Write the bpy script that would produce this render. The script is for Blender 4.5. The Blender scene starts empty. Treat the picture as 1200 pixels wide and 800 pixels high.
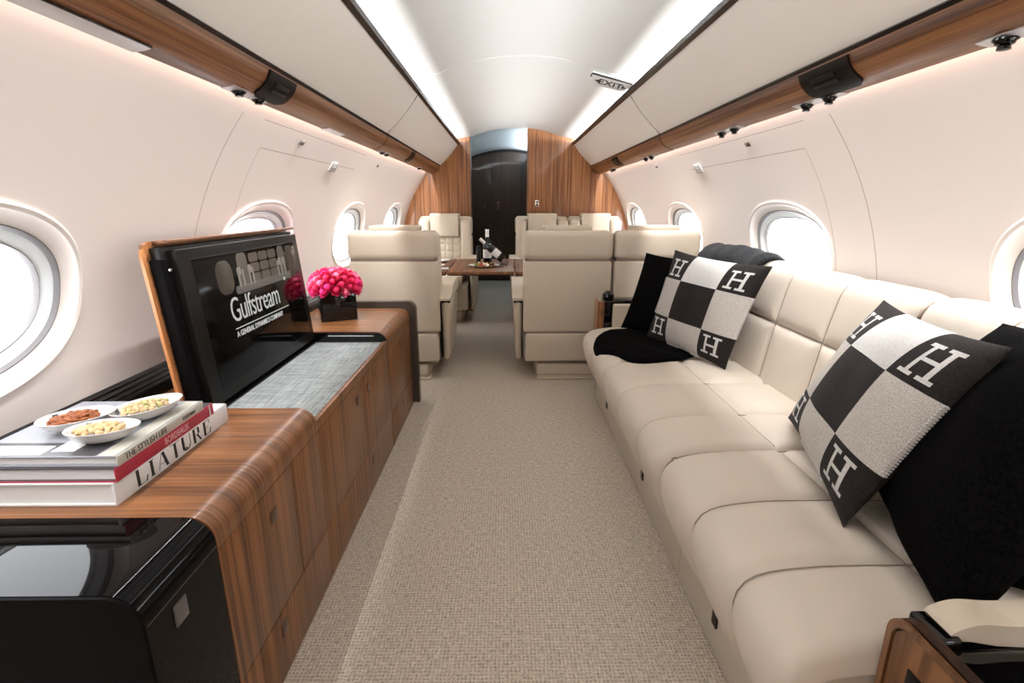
import bpy, bmesh, math, random
from mathutils import Matrix, Vector
random.seed(7)
PI = math.pi
C = bpy.context.scene.collection
sc = bpy.context.scene

# ------------------------------------------------------------------ camera
F = 600.0
PITCH = math.atan(160 / F)
YAW = math.atan(7 / F * math.cos(PITCH))
cam = bpy.data.objects.new('camera', bpy.data.cameras.new('camera'))
C.objects.link(cam)
cam.location = (-0.105, 0, 1.15)
cam.rotation_euler = (PI / 2 - PITCH, 0, -YAW)
cam.data.sensor_width = 36
cam.data.lens = F / 1200 * 36
cam.data.clip_start = 0.02
sc.camera = cam

# ------------------------------------------------------------------ world and exposure
w = bpy.data.worlds.new('sky'); sc.world = w; w.use_nodes = True
bg = w.node_tree.nodes['Background']
bg.inputs[0].default_value = (0.93, 0.96, 1.0, 1)
bg.inputs[1].default_value = 7.0
vs = sc.view_settings
vs.view_transform = 'Standard'; vs.look = 'None'; vs.gamma = 1; vs.use_curve_mapping = False
vs.exposure = 0.50

# ------------------------------------------------------------------ lights (the cabin's own cove strips)
def area(name, loc, rot, sx, sy, watts, col):
    l = bpy.data.lights.new(name, 'AREA'); l.shape = 'RECTANGLE'; l.size = sx; l.size_y = sy
    l.energy = watts; l.color = col
    o = bpy.data.objects.new(name, l); C.objects.link(o); o.location = loc; o.rotation_euler = rot
    return o
Y0, Y1 = -1.8, 5.65
YM, YL = (Y0 + Y1) / 2, (Y1 - Y0) - 0.1
WASH_W, CEIL_W = 40, 54
for s in (-1, 1):
    area('wash_light', (s * 0.8935, YM - .05, 1.505), (0, 0, 0), 0.009, YL - .1, WASH_W, (0.97, 0.975, 1.0))
    # points up and towards the middle of the ceiling
    area('cove_light', (s * 0.675, YM, 1.772), (0, PI - s * 0.75, 0), 0.03, YL, CEIL_W, (0.97, 0.99, 1.0))
area('corridor_light', (0.19, 6.9, 1.78), (0, PI - 0.5, 0), 0.03, 2.0, 10, (0.85, 0.93, 1.0))

# ------------------------------------------------------------------ materials
def mat(name, col, rough=0.5, metal=0, spec=0.5, coat=0, emit=None, estr=0):
    m = bpy.data.materials.new(name); m.use_nodes = True
    b = m.node_tree.nodes['Principled BSDF']
    b.inputs['Base Color'].default_value = (*col, 1)
    b.inputs['Roughness'].default_value = rough
    b.inputs['Metallic'].default_value = metal
    b.inputs['Specular IOR Level'].default_value = spec
    b.inputs['Coat Weight'].default_value = coat
    b.inputs['Coat Roughness'].default_value = 0.05
    if emit:
        b.inputs['Emission Color'].default_value = (*emit, 1); b.inputs['Emission Strength'].default_value = estr
    return m
def nodes(m): return m.node_tree.nodes, m.node_tree.links, m.node_tree.nodes['Principled BSDF']
def noise(N, L, vec, scale, detail=3, sc3=None):
    mp = N.new('ShaderNodeMapping'); L.new(vec, mp.inputs[0])
    if sc3: mp.inputs['Scale'].default_value = sc3
    n = N.new('ShaderNodeTexNoise'); n.inputs['Scale'].default_value = scale; n.inputs['Detail'].default_value = detail
    L.new(mp.outputs[0], n.inputs[0]); return n.outputs['Fac']
def ramp(N, L, fac, stops):
    r = N.new('ShaderNodeValToRGB'); L.new(fac, r.inputs[0])
    while len(r.color_ramp.elements) < len(stops): r.color_ramp.elements.new(0.5)
    for e, (p, c) in zip(r.color_ramp.elements, stops): e.position = p; e.color = (*c, 1)
    return r.outputs[0]
def bump(N, L, b, fac, strength, dist=0.002):
    n = N.new('ShaderNodeBump'); n.inputs['Strength'].default_value = strength; n.inputs['Distance'].default_value = dist
    L.new(fac, n.inputs['Height']); L.new(n.outputs[0], b.inputs['Normal'])
def mixf(N, L, a, b_, op='ADD', k=None):
    n = N.new('ShaderNodeMath'); n.operation = op
    L.new(a, n.inputs[0])
    if k is None: L.new(b_, n.inputs[1])
    else: n.inputs[1].default_value = k
    return n.outputs[0]
def wood(name, sc3, bright=1.0, rough=0.28, coat=0.35):
    m = mat(name, (0.3, 0.13, 0.05), rough, coat=coat); N, L, b = nodes(m)
    tc = N.new('ShaderNodeTexCoord').outputs['Object']
    a = noise(N, L, tc, 1.0, 5, sc3)
    c = noise(N, L, tc, 1.0, 2, tuple(x * 0.22 for x in sc3))
    d = noise(N, L, tc, 1.0, 2, tuple(x * 4 for x in sc3))
    s = mixf(N, L, mixf(N, L, a, None, 'MULTIPLY', 0.6), mixf(N, L, mixf(N, L, c, None, 'MULTIPLY', 0.28), mixf(N, L, d, None, 'MULTIPLY', 0.12)))
    k = bright
    col = ramp(N, L, s, [(0.33, (0.10 * k, 0.032 * k, 0.012 * k)), (0.44, (0.215 * k, 0.080 * k, 0.024 * k)), (0.52, (0.375 * k, 0.148 * k, 0.049 * k)), (0.66, (0.51 * k, 0.234 * k, 0.088 * k))])
    L.new(col, b.inputs['Base Color'])
    return m
def leather(name, col, rough=0.42, bumpk=0.12, scale=260):
    m = mat(name, col, rough, spec=0.35); N, L, b = nodes(m)
    tc = N.new('ShaderNodeTexCoord').outputs['Object']
    bump(N, L, b, noise(N, L, tc, scale, 2), bumpk, 0.001)
    return m
def cloth(name, c0, c1, scale=300, rough=0.9, bumpk=0.5, sheen=0.0):
    m = mat(name, c0, rough, spec=0.15); N, L, b = nodes(m)
    tc = N.new('ShaderNodeTexCoord').outputs['Object']
    f = noise(N, L, tc, scale, 3)
    L.new(ramp(N, L, f, [(0.35, c0), (0.65, c1)]), b.inputs['Base Color'])
    bump(N, L, b, f, bumpk, 0.002)
    if 'Sheen Weight' in b.inputs: b.inputs['Sheen Weight'].default_value = sheen
    if c1[0] < 0.02: b.inputs['Specular IOR Level'].default_value = 0.03
    return m
M = {}
M['wall'] = leather('wall_panel', (0.745, 0.668, 0.617), 0.5, 0.03, 500)
M['ceil'] = mat('ceiling_white', (0.74, 0.745, 0.73), 0.55)
M['bin'] = mat('bin_door_cream', (0.92, 0.875, 0.81), 0.35)
M['wood_y'] = wood('wood_grain_crosswise', (1.5, 85, 1.5), 0.60, 0.34, 0.12)
M['wood_z'] = wood('wood_grain_vertical_fine', (60, 60, 1.5), 1.25, 0.4, 0.0)
M['wood_x'] = wood('wood_grain_upright', (60, 3, 1.0), 0.88, 0.35)
M['wood_l'] = wood('wood_grain_lengthwise', (105, 1.3, 105), 0.60, 0.4, 0.0)
M['darkwood'] = wood('dark_wood', (40, 40, 0.8), 0.10, 0.35, 0.3)
M['rail'] = mat('rail_dark', (0.016, 0.010, 0.008), 0.25, spec=0.3)
M['lacquer'] = mat('black_lacquer', (0.003, 0.0025, 0.0025), 0.03, spec=0.4)
M['black'] = mat('black_satin', (0.005, 0.0045, 0.0045), 0.35, spec=0.3)
M['matte'] = mat('black_matte', (0.003, 0.0025, 0.0025), 0.6, spec=0.05)
M['brownplastic'] = mat('dark_brown_plastic', (0.010, 0.007, 0.005), 0.45, spec=0.08)
M['leather'] = leather('cream_leather', (0.60, 0.515, 0.405))
M['leather2'] = leather('sofa_leather', (0.62, 0.54, 0.45), 0.5)
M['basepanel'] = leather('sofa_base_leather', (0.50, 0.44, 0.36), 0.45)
M['seam'] = mat('seam_thread', (0.27, 0.21, 0.16), 0.8)
M['trim'] = mat('window_trim', (0.76, 0.70, 0.65), 0.35)
M['ring'] = mat('window_inner_ring', (0.72, 0.76, 0.77), 0.3)
M['gasket'] = mat('window_gasket', (0.12, 0.11, 0.11), 0.5)
M['chrome'] = mat('chrome', (0.75, 0.74, 0.72), 0.12, metal=1)
M['bronze'] = mat('bronze_latch', (0.16, 0.11, 0.08), 0.3, metal=0.9)
M['steel'] = mat('satin_plate', (0.62, 0.60, 0.60), 0.3, metal=0.3)
M['pewter'] = mat('pewter', (0.16, 0.15, 0.15), 0.35, metal=0.6)
M['white'] = mat('white', (0.68, 0.67, 0.65), 0.4)
M['paper'] = mat('paper_edges', (0.62, 0.61, 0.59), 0.8)
M['ink'] = mat('ink', (0.01, 0.01, 0.01), 0.6)
M['red'] = mat('red_cover', (0.36, 0.02, 0.045), 0.45)
M['redtext'] = mat('pale_red_print', (0.75, 0.42, 0.42), 0.5)
M['greytext'] = mat('grey_print', (0.12, 0.11, 0.09), 0.5)
M['maroon'] = mat('maroon_print', (0.07, 0.018, 0.016), 0.4)
M['charcoal'] = mat('charcoal_print', (0.06, 0.055, 0.06), 0.3)
M['greycover'] = mat('grey_cover', (0.26, 0.265, 0.29), 0.35)
M['cream'] = mat('cream_cover', (0.48, 0.46, 0.39), 0.4)
M['knitdark'] = cloth('dark_knit', (0.008, 0.006, 0.0055), (0.030, 0.024, 0.022), 420, 0.95, 0.8, 0.05)
M['knitlight'] = cloth('light_knit', (0.38, 0.35, 0.31), (0.64, 0.60, 0.55), 420, 0.95, 0.8)
M['knitwhite'] = cloth('white_knit', (0.50, 0.485, 0.465), (0.70, 0.685, 0.66), 420, 0.95, 0.6)
M['blackcloth'] = cloth('black_cashmere', (0.0015, 0.0015, 0.0015), (0.005, 0.0045, 0.0045), 160, 0.95, 0.4)
M['greycloth'] = cloth('charcoal_throw', (0.010, 0.010, 0.011), (0.028, 0.028, 0.03), 120, 0.85, 0.4, 0.0)
M['greyfabric'] = cloth('grey_woven', (0.34, 0.36, 0.36), (0.58, 0.60, 0.59), 60, 0.7, 0.3)
# streaky weave for the desk surface
N, L, b = nodes(M['greyfabric'])
tc = N.new('ShaderNodeTexCoord').outputs['Object']
f = mixf(N, L, mixf(N, L, noise(N, L, tc, 1, 3, (12, 190, 1)), noise(N, L, tc, 1, 3, (190, 12, 1))), None, 'MULTIPLY', 0.5)
L.new(ramp(N, L, f, [(0.38, (0.15, 0.165, 0.165)), (0.6, (0.32, 0.34, 0.33))]), b.inputs['Base Color'])
# carpet
M['carpet'] = mat('woven_carpet', (0.45, 0.39, 0.32), 0.95, spec=0.1)
N, L, b = nodes(M['carpet'])
tc = N.new('ShaderNodeTexCoord').outputs['Object']
n1 = noise(N, L, tc, 1, 2, (230, 50, 1)); n2 = noise(N, L, tc, 1, 2, (50, 230, 1)); n3 = noise(N, L, tc, 330, 3)
def wave(axis, freq):
    wv = N.new('ShaderNodeTexWave'); wv.bands_direction = axis; wv.inputs['Scale'].default_value = freq
    wv.inputs['Distortion'].default_value = 2.5; wv.inputs['Detail'].default_value = 2; wv.inputs['Detail Scale'].default_value = 3
    L.new(tc, wv.inputs[0]); return wv.outputs['Fac']
wx = wave('X', 30); wy = wave('Y', 30)
f = mixf(N, L, mixf(N, L, mixf(N, L, n1, n2), None, 'MULTIPLY', 0.30), mixf(N, L, n3, None, 'MULTIPLY', 0.26))
f = mixf(N, L, f, mixf(N, L, mixf(N, L, wx, wy, 'MAXIMUM'), None, 'MULTIPLY', 0.13))
L.new(ramp(N, L, f, [(0.36, (0.25, 0.21, 0.155)), (0.52, (0.54, 0.468, 0.385)), (0.68, (0.80, 0.725, 0.625))]), b.inputs['Base Color'])
bump(N, L, b, f, 0.7, 0.004)
# wall seams as thin lines in the panel's own material
N, L, b = nodes(M['wall'])
tcn = N.new('ShaderNodeTexCoord'); sep = N.new('ShaderNodeSeparateXYZ'); L.new(tcn.outputs['Object'], sep.inputs[0])
def line_mask(out, centre, half):
    a = mixf(N, L, out, None, 'SUBTRACT', centre); a2 = N.new('ShaderNodeMath'); a2.operation = 'ABSOLUTE'; L.new(a, a2.inputs[0])
    return mixf(N, L, a2.outputs[0], None, 'LESS_THAN', half)
def rng(out, lo, hi): return mixf(N, L, mixf(N, L, out, None, 'GREATER_THAN', lo), mixf(N, L, out, None, 'LESS_THAN', hi), 'MULTIPLY')
Yo, Zo = sep.outputs[1], sep.outputs[2]
m1 = mixf(N, L, line_mask(Yo, 1.80, 0.0022), rng(Zo, 0.3, 1.44), 'MULTIPLY')
m2 = mixf(N, L, line_mask(Yo, 2.03, 0.0016), rng(Zo, 0.3, 1.355), 'MULTIPLY')
m3 = mixf(N, L, line_mask(Zo, 1.355, 0.0014), rng(Yo, 2.03, 3.25), 'MULTIPLY')
m4 = mixf(N, L, line_mask(Zo, 1.44, 0.0012), rng(Yo, 1.95, 3.3), 'MULTIPLY')
mm = mixf(N, L, mixf(N, L, m1, m2, 'MAXIMUM'), mixf(N, L, m3, m4, 'MAXIMUM'), 'MAXIMUM')
mx = N.new('ShaderNodeMix'); mx.data_type = 'RGBA'; L.new(mm, mx.inputs['Factor'])
mx.inputs['A'].default_value = (0.745, 0.668, 0.617, 1); mx.inputs['B'].default_value = (0.42, 0.33, 0.28, 1)
L.new(mx.outputs['Result'], b.inputs['Base Color'])
# glass pane
g = bpy.data.materials.new('window_glass'); g.use_nodes = True; N = g.node_tree.nodes; L = g.node_tree.links; N.clear()
o_ = N.new('ShaderNodeOutputMaterial'); mxs = N.new('ShaderNodeMixShader'); tr = N.new('ShaderNodeBsdfTransparent'); gl = N.new('ShaderNodeBsdfGlossy')
gl.inputs['Roughness'].default_value = 0.02; mxs.inputs[0].default_value = 0.06
L.new(tr.outputs[0], mxs.inputs[1]); L.new(gl.outputs[0], mxs.inputs[2]); L.new(mxs.outputs[0], o_.inputs[0])
M['glass'] = g
def glow(name, v, base=(0.005, 0.005, 0.005)): return mat(name, base, 0.1, emit=v, estr=1.0)

# ------------------------------------------------------------------ builders
def obj(name, verts, faces, mats, parent=None, smooth=True, midx=None, angle=None):
    me = bpy.data.meshes.new(name); me.from_pydata([tuple(v) for v in verts], [], faces); me.update()
    return fin(name, me, mats, parent, smooth, midx, angle)
def fin(name, me, mats, parent=None, smooth=True, midx=None, angle=None):
    if not isinstance(mats, (list, tuple)): mats = [mats]
    for m in mats: me.materials.append(m)
    bm = bmesh.new(); bm.from_mesh(me); bmesh.ops.recalc_face_normals(bm, faces=bm.faces[:]) if midx is None else None
    bm.to_mesh(me); bm.free()
    if midx is not None:
        for p, i in zip(me.polygons, midx): p.material_index = i
    if smooth:
        me.polygons.foreach_set('use_smooth', [True] * len(me.polygons))
        if angle is not None: me.set_sharp_from_angle(angle=angle)
    o = bpy.data.objects.new(name, me); C.objects.link(o)
    if parent is not None: adopt(o, parent)
    return o
def adopt(o, parent):
    o.parent = parent
    if parent.type == 'EMPTY' and parent.location.length > 0: o.matrix_parent_inverse = Matrix.Translation(-parent.location)
def tag(o, label, cat, group=None, kind=None):
    o['label'] = label; o['category'] = cat
    if group: o['group'] = group
    if kind: o['kind'] = kind
    return o
def st(o, label=None):
    o['kind'] = 'structure'
    if label: o['label'] = label
    return o
def thing(name, label, cat, loc=(0, 0, 0), group=None):
    o = bpy.data.objects.new(name, None); C.objects.link(o); o.location = loc; o.empty_display_size = 0.1
    return tag(o, label, cat, group)
def bmfin(name, bm, mats, parent=None, smooth=True, angle=0.6):
    me = bpy.data.meshes.new(name); bm.to_mesh(me); bm.free()
    return fin(name, me, mats, parent, smooth, None, angle)
def addbox(bm, b, bevel=0.0, seg=3, taper=None, mtx=None):
    x0, x1, y0, y1, z0, z1 = b
    r = bmesh.ops.create_cube(bm, size=1.0); vs_ = r['verts']
    for v in vs_:
        v.co = Vector((x0 + (v.co.x + .5) * (x1 - x0), y0 + (v.co.y + .5) * (y1 - y0), z0 + (v.co.z + .5) * (z1 - z0)))
    if taper:
        for v in vs_: v.co = taper(v.co)
    if bevel:
        es = {e for v in vs_ for e in v.link_edges}
        r2 = bmesh.ops.bevel(bm, geom=list(es), offset=bevel, segments=seg, profile=0.5, affect='EDGES', clamp_overlap=True)
        vs_ = list({v for f in r2['faces'] for v in f.verts} | {v for v in vs_ if v.is_valid})
    if mtx is not None:
        for v in vs_: v.co = mtx @ v.co
    return vs_
def box(name, b, m, bevel=0.003, seg=3, parent=None, taper=None, mtx=None):
    bm = bmesh.new(); addbox(bm, b, bevel, seg, taper, mtx); return bmfin(name, bm, m, parent)
def boxes(name, lst, m, bevel=0.002, seg=2, parent=None, mtx=None):
    bm = bmesh.new()
    for b in lst: addbox(bm, b, bevel, seg, None, mtx)
    return bmfin(name, bm, m, parent)
def extrude(name, prof, c0, c1, m, axis='y', parent=None, closed=True, n=1, angle=0.7):
    """sweep a 2D profile along an axis; axis y: prof=(x,z); axis x: prof=(y,z); axis z: prof=(x,y)"""
    k = len(prof); V = []; Fc = []
    for i in range(n + 1):
        c = c0 + (c1 - c0) * i / n
        for a, b in prof: V.append({'y': (a, c, b), 'x': (c, a, b), 'z': (a, b, c)}[axis])
    for i in range(n):
        for j in range(k if closed else k - 1):
            j2 = (j + 1) % k
            Fc.append((i * k + j, i * k + j2, (i + 1) * k + j2, (i + 1) * k + j))
    if closed: Fc.append(tuple(range(k))); Fc.append(tuple(range(n * k, n * k + k)))
    return obj(name, V, Fc, m, parent, True, None, angle)
def grid(name, fn, nu, nv, m, parent=None, midx=None, closeu=False, angle=None):
    V = [fn(i / nu, j / nv) for i in range(nu + (0 if closeu else 1)) for j in range(nv + 1)]
    Fc = []; nn = nv + 1; U = nu if closeu else nu + 1
    for i in range(nu):
        for j in range(nv):
            a = i * nn + j; b = ((i + 1) % U) * nn + j; Fc.append((a, b, b + 1, a + 1))
    mi = None
    if midx: mi = [midx((i + .5) / nu, (j + .5) / nv) for i in range(nu) for j in range(nv)]
    return obj(name, V, Fc, m, parent, True, mi, angle)
def lathe_verts(prof, n=24):
    V = []; Fc = []
    for r, z in prof:
        for i in range(n): V.append((r * math.cos(2 * PI * i / n), r * math.sin(2 * PI * i / n), z))
    for k in range(len(prof) - 1):
        for i in range(n):
            Fc.append((k * n + i, k * n + (i + 1) % n, (k + 1) * n + (i + 1) % n, (k + 1) * n + i))
    Fc.append(tuple(range(n))); Fc.append(tuple((len(prof) - 1) * n + i for i in range(n)))
    return V, Fc
def lathe(name, prof, m, parent=None, n=24, mtx=None, angle=0.7):
    V, Fc = lathe_verts(prof, n)
    if mtx is not None: V = [mtx @ Vector(v) for v in V]
    return obj(name, V, Fc, m, parent, True, None, angle)
def tube(name, pts, r, m, parent=None, n=10):
    pts = [Vector(p) for p in pts]; V = []; Fc = []
    for i, p in enumerate(pts):
        t = (pts[min(i + 1, len(pts) - 1)] - pts[max(i - 1, 0)]).normalized()
        a = t.orthogonal() if i == 0 else (pa - t * pa.dot(t))
        a.normalize(); pa = a; b = t.cross(a); rr = r(i / (len(pts) - 1)) if callable(r) else r
        for k in range(n): V.append(p + (a * math.cos(2 * PI * k / n) + b * math.sin(2 * PI * k / n)) * rr)
    for i in range(len(pts) - 1):
        for k in range(n): Fc.append((i * n + k, i * n + (k + 1) % n, (i + 1) * n + (k + 1) % n, (i + 1) * n + k))
    Fc.append(tuple(range(n))); Fc.append(tuple((len(pts) - 1) * n + i for i in range(n)))
    return obj(name, V, Fc, m, parent)
def frame_m(o, x, y):
    x = Vector(x).normalized(); y = Vector(y); y = (y - x * y.dot(x)).normalized(); z = x.cross(y)
    return Matrix(((x.x, y.x, z.x, o[0]), (x.y, y.y, z.y, o[1]), (x.z, y.z, z.z, o[2]), (0, 0, 0, 1)))
def text(name, s, size, mtx, m, parent=None, sx=1.0, shear=0, bold=0.0, ext=0.0006, align='LEFT', space=1.0):
    cu = bpy.data.curves.new(name, 'FONT'); cu.body = s; cu.size = size; cu.extrude = ext; cu.align_x = align
    cu.shear = shear; cu.offset = bold; cu.space_character = space; cu.resolution_u = 3
    t = bpy.data.objects.new(name, cu); C.objects.link(t)
    dg = bpy.context.evaluated_depsgraph_get()
    me = bpy.data.meshes.new_from_object(t.evaluated_get(dg)); bpy.data.objects.remove(t)
    me.transform(mtx @ Matrix.Diagonal((sx, 1, 1, 1)))
    return fin(name, me, m, parent, False)
def lerp(a, b, t): return a + (b - a) * t
def copy_tree(o, parent=None):
    c = o.copy(); C.objects.link(c)
    if parent: c.parent = parent
    for ch in list(o.children): copy_tree(ch, c)
    return c
def spline(pts, n):
    """Catmull-Rom through 2D/3D points"""
    out = []; P = [Vector(p) for p in pts]
    for i in range(len(P) - 1):
        a = P[max(i - 1, 0)]; b = P[i]; c = P[i + 1]; d = P[min(i + 2, len(P) - 1)]
        for k in range(n):
            t = k / n
            out.append(0.5 * ((2 * b) + (c - a) * t + (2 * a - 5 * b + 4 * c - d) * t * t + (3 * b - a - 3 * c + d) * t ** 3))
    out.append(P[-1]); return out

# ------------------------------------------------------------------ structure: hull
RW, ZC = 1.235, 0.654
def wx_(z):
    z = min(z, 1.50); return math.sqrt(max(RW * RW - (z - ZC) ** 2, 0.01))
st(box('floor', (-1.25, 1.25, Y0 - .05, 8.3, -0.04, 0.0), M['carpet'], 0))
WA, WB, WZ = 0.352, 0.212, 0.947        # window half width, half height, centre height
WYS = {-1: [0.962 + 1.345 * k for k in range(-1, 4)], 1: [1.0 + 1.395 * k for k in range(-1, 4)]}
def sup(a, b, t, n=2.35):
    c, s = math.cos(t), math.sin(t)
    return a * math.copysign(abs(c) ** (2 / n), c), b * math.copysign(abs(s) ** (2 / n), s)
def build_wall(name, side):
    V = []; Fc = []; PA, PB = 0.42, 0.27
    zl, zh = WZ - PB, WZ + PB
    def quad_patch(ya, yb, zs, ny):
        base = len(V)
        for i in range(ny + 1):
            for z in zs: V.append((side * wx_(z), lerp(ya, yb, i / ny), z))
        k = len(zs)
        for i in range(ny):
            for j in range(k - 1): a = base + i * k + j; Fc.append((a, a + k, a + k + 1, a + 1))
    lo = [0 + zl * i / 12 for i in range(13)]
    hi = [lerp(zh, 1.50, i / 14) for i in range(15)] + [1.84]
    mid = [lerp(zl, zh, i / 24) for i in range(25)]
    quad_patch(Y0, Y1 + .02, lo, 40); quad_patch(Y0, Y1 + .02, hi, 40)
    cur = Y0
    for yc in WYS[side]:
        if yc - PA > cur: quad_patch(cur, yc - PA, mid, 4)
        cur = yc + PA
        base = len(V); n = 96; R = 5
        zz_ = [z - WZ for z in mid]; yy_ = [lerp(PA, -PA, i / 24) for i in range(25)]
        per = [(PA, z) for z in zz_[:-1]] + [(y, PB) for y in yy_[:-1]] + [(-PA, z) for z in zz_[:0:-1]] + [(y, -PB) for y in yy_[:0:-1]]
        for k in range(R + 1):
            for i in range(n):
                bx, bz = per[i]; t = math.atan2(bz / PB, bx / PA); a = sup(WA, WB, t)
                y = lerp(a[0], bx, k / R); z = WZ + lerp(a[1], bz, k / R)
                V.append((side * wx_(z), yc + y, z))
        for k in range(R):
            for i in range(n): Fc.append((base + k * n + i, base + k * n + (i + 1) % n, base + (k + 1) * n + (i + 1) % n, base + (k + 1) * n + i))
    if cur < Y1: quad_patch(cur, Y1 + .02, mid, 4)
    o = obj(name, V, Fc, M['wall'])
    bm = bmesh.new(); bm.from_mesh(o.data); bmesh.ops.remove_doubles(bm, verts=bm.verts[:], dist=1e-5); bmesh.ops.recalc_face_normals(bm, faces=bm.faces[:]); bm.to_mesh(o.data); bm.free()
    return st(o)
build_wall('wall_left', -1); build_wall('wall_right', 1)
def loops(name, yc, side, levels, m, parent=None, n=96, cap=False):
    V = []; Fc = []
    for ins, out in levels:
        for i in range(n):
            y, z = sup(WA - ins, WB - ins, 2 * PI * i / n); z += WZ
            V.append((side * (wx_(z) + out), yc + y, z))
    for k in range(len(levels) - 1):
        for i in range(n): Fc.append((k * n + i, k * n + (i + 1) % n, (k + 1) * n + (i + 1) % n, (k + 1) * n + i))
    if cap:
        ins, out = levels[-1]; base = (len(levels) - 1) * n
        for fr in (0.66, 0.33):
            b2 = len(V)
            for i in range(n):
                y, z = sup((WA - ins) * fr, (WB - ins) * fr, 2 * PI * i / n); z += WZ
                V.append((side * (wx_(z) + out), yc + y, z))
            for i in range(n): Fc.append((base + i, base + (i + 1) % n, b2 + (i + 1) % n, b2 + i))
            base = b2
        c = len(V); V.append((side * (wx_(WZ) + out), yc, WZ))
        for i in range(n): Fc.append((base + i, base + (i + 1) % n, c))
    return obj(name, V, Fc, m, parent, True, None, 0.5)
wn = 1
for side in (-1, 1):
    for yc in WYS[side]:
        r = st(loops('window_%d' % wn, yc, side, [(-0.010, 0.002), (-0.008, -0.006), (-0.002, -0.009), (0.006, -0.006), (0.009, 0.002), (0.018, 0.010), (0.030, 0.017), (0.034, 0.020)], M['trim'])); wn += 1
        loops('gasket', yc, side, [(0.033, 0.018), (0.036, 0.017), (0.040, 0.024), (0.041, 0.034)], M['gasket'], r)
        loops('inner_ring', yc, side, [(0.040, 0.029), (0.045, 0.031), (0.062, 0.042), (0.065, 0.044)], M['ring'], r)
        loops('pane_seal', yc, side, [(0.064, 0.042), (0.066, 0.041), (0.068, 0.048), (0.068, 0.056)], M['gasket'], r)
        loops('window_pane', yc, side, [(0.066, 0.052)], M['glass'], r, cap=True)

# ceiling
def cz(x):
    x = abs(x)
    if x <= 0.46: return 0.618 + math.sqrt(1.3 ** 2 - x * x)
    a = 0.618 + math.sqrt(1.3 ** 2 - .46 ** 2); return a - (x - .46) * 0.19 + (max(0, x - .56)) * 0.14
cxs = [lerp(-0.9, 0.9, i / 72) for i in range(73)]
V = [(x, y, cz(x)) for y in (Y0, 1.0, 3.02, 3.024, 3.030, 3.034, 5.67) for x in cxs]
for k, (dz) in enumerate([0, 0, 0, 0.004, 0.004, 0, 0]):
    for i in range(73): v = V[k * 73 + i]; V[k * 73 + i] = (v[0], v[1], v[2] + dz)
Fc = [(k * 73 + i, k * 73 + i + 1, (k + 1) * 73 + i + 1, (k + 1) * 73 + i) for k in range(6) for i in range(72)]
st(obj('ceiling', V, Fc, M['ceil'], None, True, None, 0.5))

# bulkhead with opening into a corridor
def hullz_top(x):
    return cz(x) + 0.004
def bulk(name, xa, xb, n=40):
    """flat wooden panel under the hull outline"""
    prof = []
    for i in range(n + 1):
        x = lerp(xa, xb, i / n)
        if abs(x) <= 0.89: zt = hullz_top(x) if abs(x) <= 0.60 else min(hullz_top(x), 1.80)
        else: zt = ZC + math.sqrt(max(0, RW ** 2 - x * x))
        prof.append((x, zt))
    prof += [(xb, 0.0), (xa, 0.0)]
    return extrude(name, prof, 5.65, 5.69, M['wood_x'], 'y')
st(bulk('wall_front', -1.23, -0.478)).name = 'wall_front'
st(bulk('wall_front_right', 0.128, 1.23))
st(box('trim_1', (-0.482, -0.470, 5.635, 5.70, 0, 1.828), M['bronze'], 0.002))
st(box('trim_2', (0.118, 0.132, 5.635, 5.70, 0, 1.905), M['wood_x'], 0.002))
st(extrude('wall_corridor_left', [(-0.72, 0), (-0.68, 0), (-0.68, 2.0), (-0.72, 2.0)], 5.69, 8.15, M['darkwood']))
st(extrude('wall_corridor_right', [(0.26, 0), (0.22, 0), (0.22, 2.0), (0.26, 2.0)], 5.69, 8.15, M['darkwood']))
cor = [(x, 0.50 + math.sqrt(1.445 ** 2 - (x + 0.08) ** 2)) for x in [lerp(-.72, .26, i / 20) for i in range(21)]]
st(box('corridor_light_block', (-0.74, 0.28, 5.69, 8.15, 2.0, 2.03), M['black'], 0))  # added unseen black lid, keeps sky light from leaking into the corridor
st(extrude('ceiling_corridor', cor + [(x, z + 0.02) for x, z in reversed(cor)], 5.69, 8.15, mat('corridor_ceiling', (0.50, 0.56, 0.58), 0.4)))
# double door at the end of the corridor
dr = bpy.data.objects.new('door_1', None); C.objects.link(dr); st(dr)
st(box('door_light_block', (-0.72, 0.26, 8.07, 8.11, 0, 2.0), M['black'], 0))  # added black backing, stops sky light leaking above and between the door leaves
for a, b_ in ((-0.68, -0.315), (-0.309, 0.22)):
    pr = [(x, 0.47 + math.sqrt(1.435 ** 2 - (x + .08) ** 2)) for x in [lerp(a, b_, i / 12) for i in range(13)]] + [(b_, 0.0), (a, 0.0)]
    dl = extrude('door_leaf', pr, 8.03, 8.07, M['darkwood'], 'y', dr)
    box('door_handle', ((-0.25, -0.20, 8.01, 8.035, 1.08, 1.20) if a > -.5 else (-0.44, -0.42, 8.01, 8.035, 1.10, 1.15)), M['bronze'], 0.006, 3, dl)
st(extrude('wall_back', [(-1.22, 0), (1.22, 0), (1.22, .7), (1.12, 1.2), (.9, 1.5), (.6, 1.84), (0, 1.93), (-.6, 1.84), (-.9, 1.5), (-1.12, 1.2), (-1.22, .7)], Y0 - .04, Y0, M['wood_x']))
# small latch on the wooden bulkhead
t = thing('wall_switch', 'small chrome switch plate on the wooden bulkhead right of the dark door', 'switch', (0.23, 5.64, 1.165))
box('switch_plate', (0.205, 0.245, 5.640, 5.649, 1.13, 1.20), M['chrome'], 0.004, 2, t)
boxes('rocker', [(0.215, 0.235, 5.634, 5.641, 1.142, 1.160), (0.215, 0.235, 5.634, 5.641, 1.17, 1.188)], M['black'], 0.002, 2, t)

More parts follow.
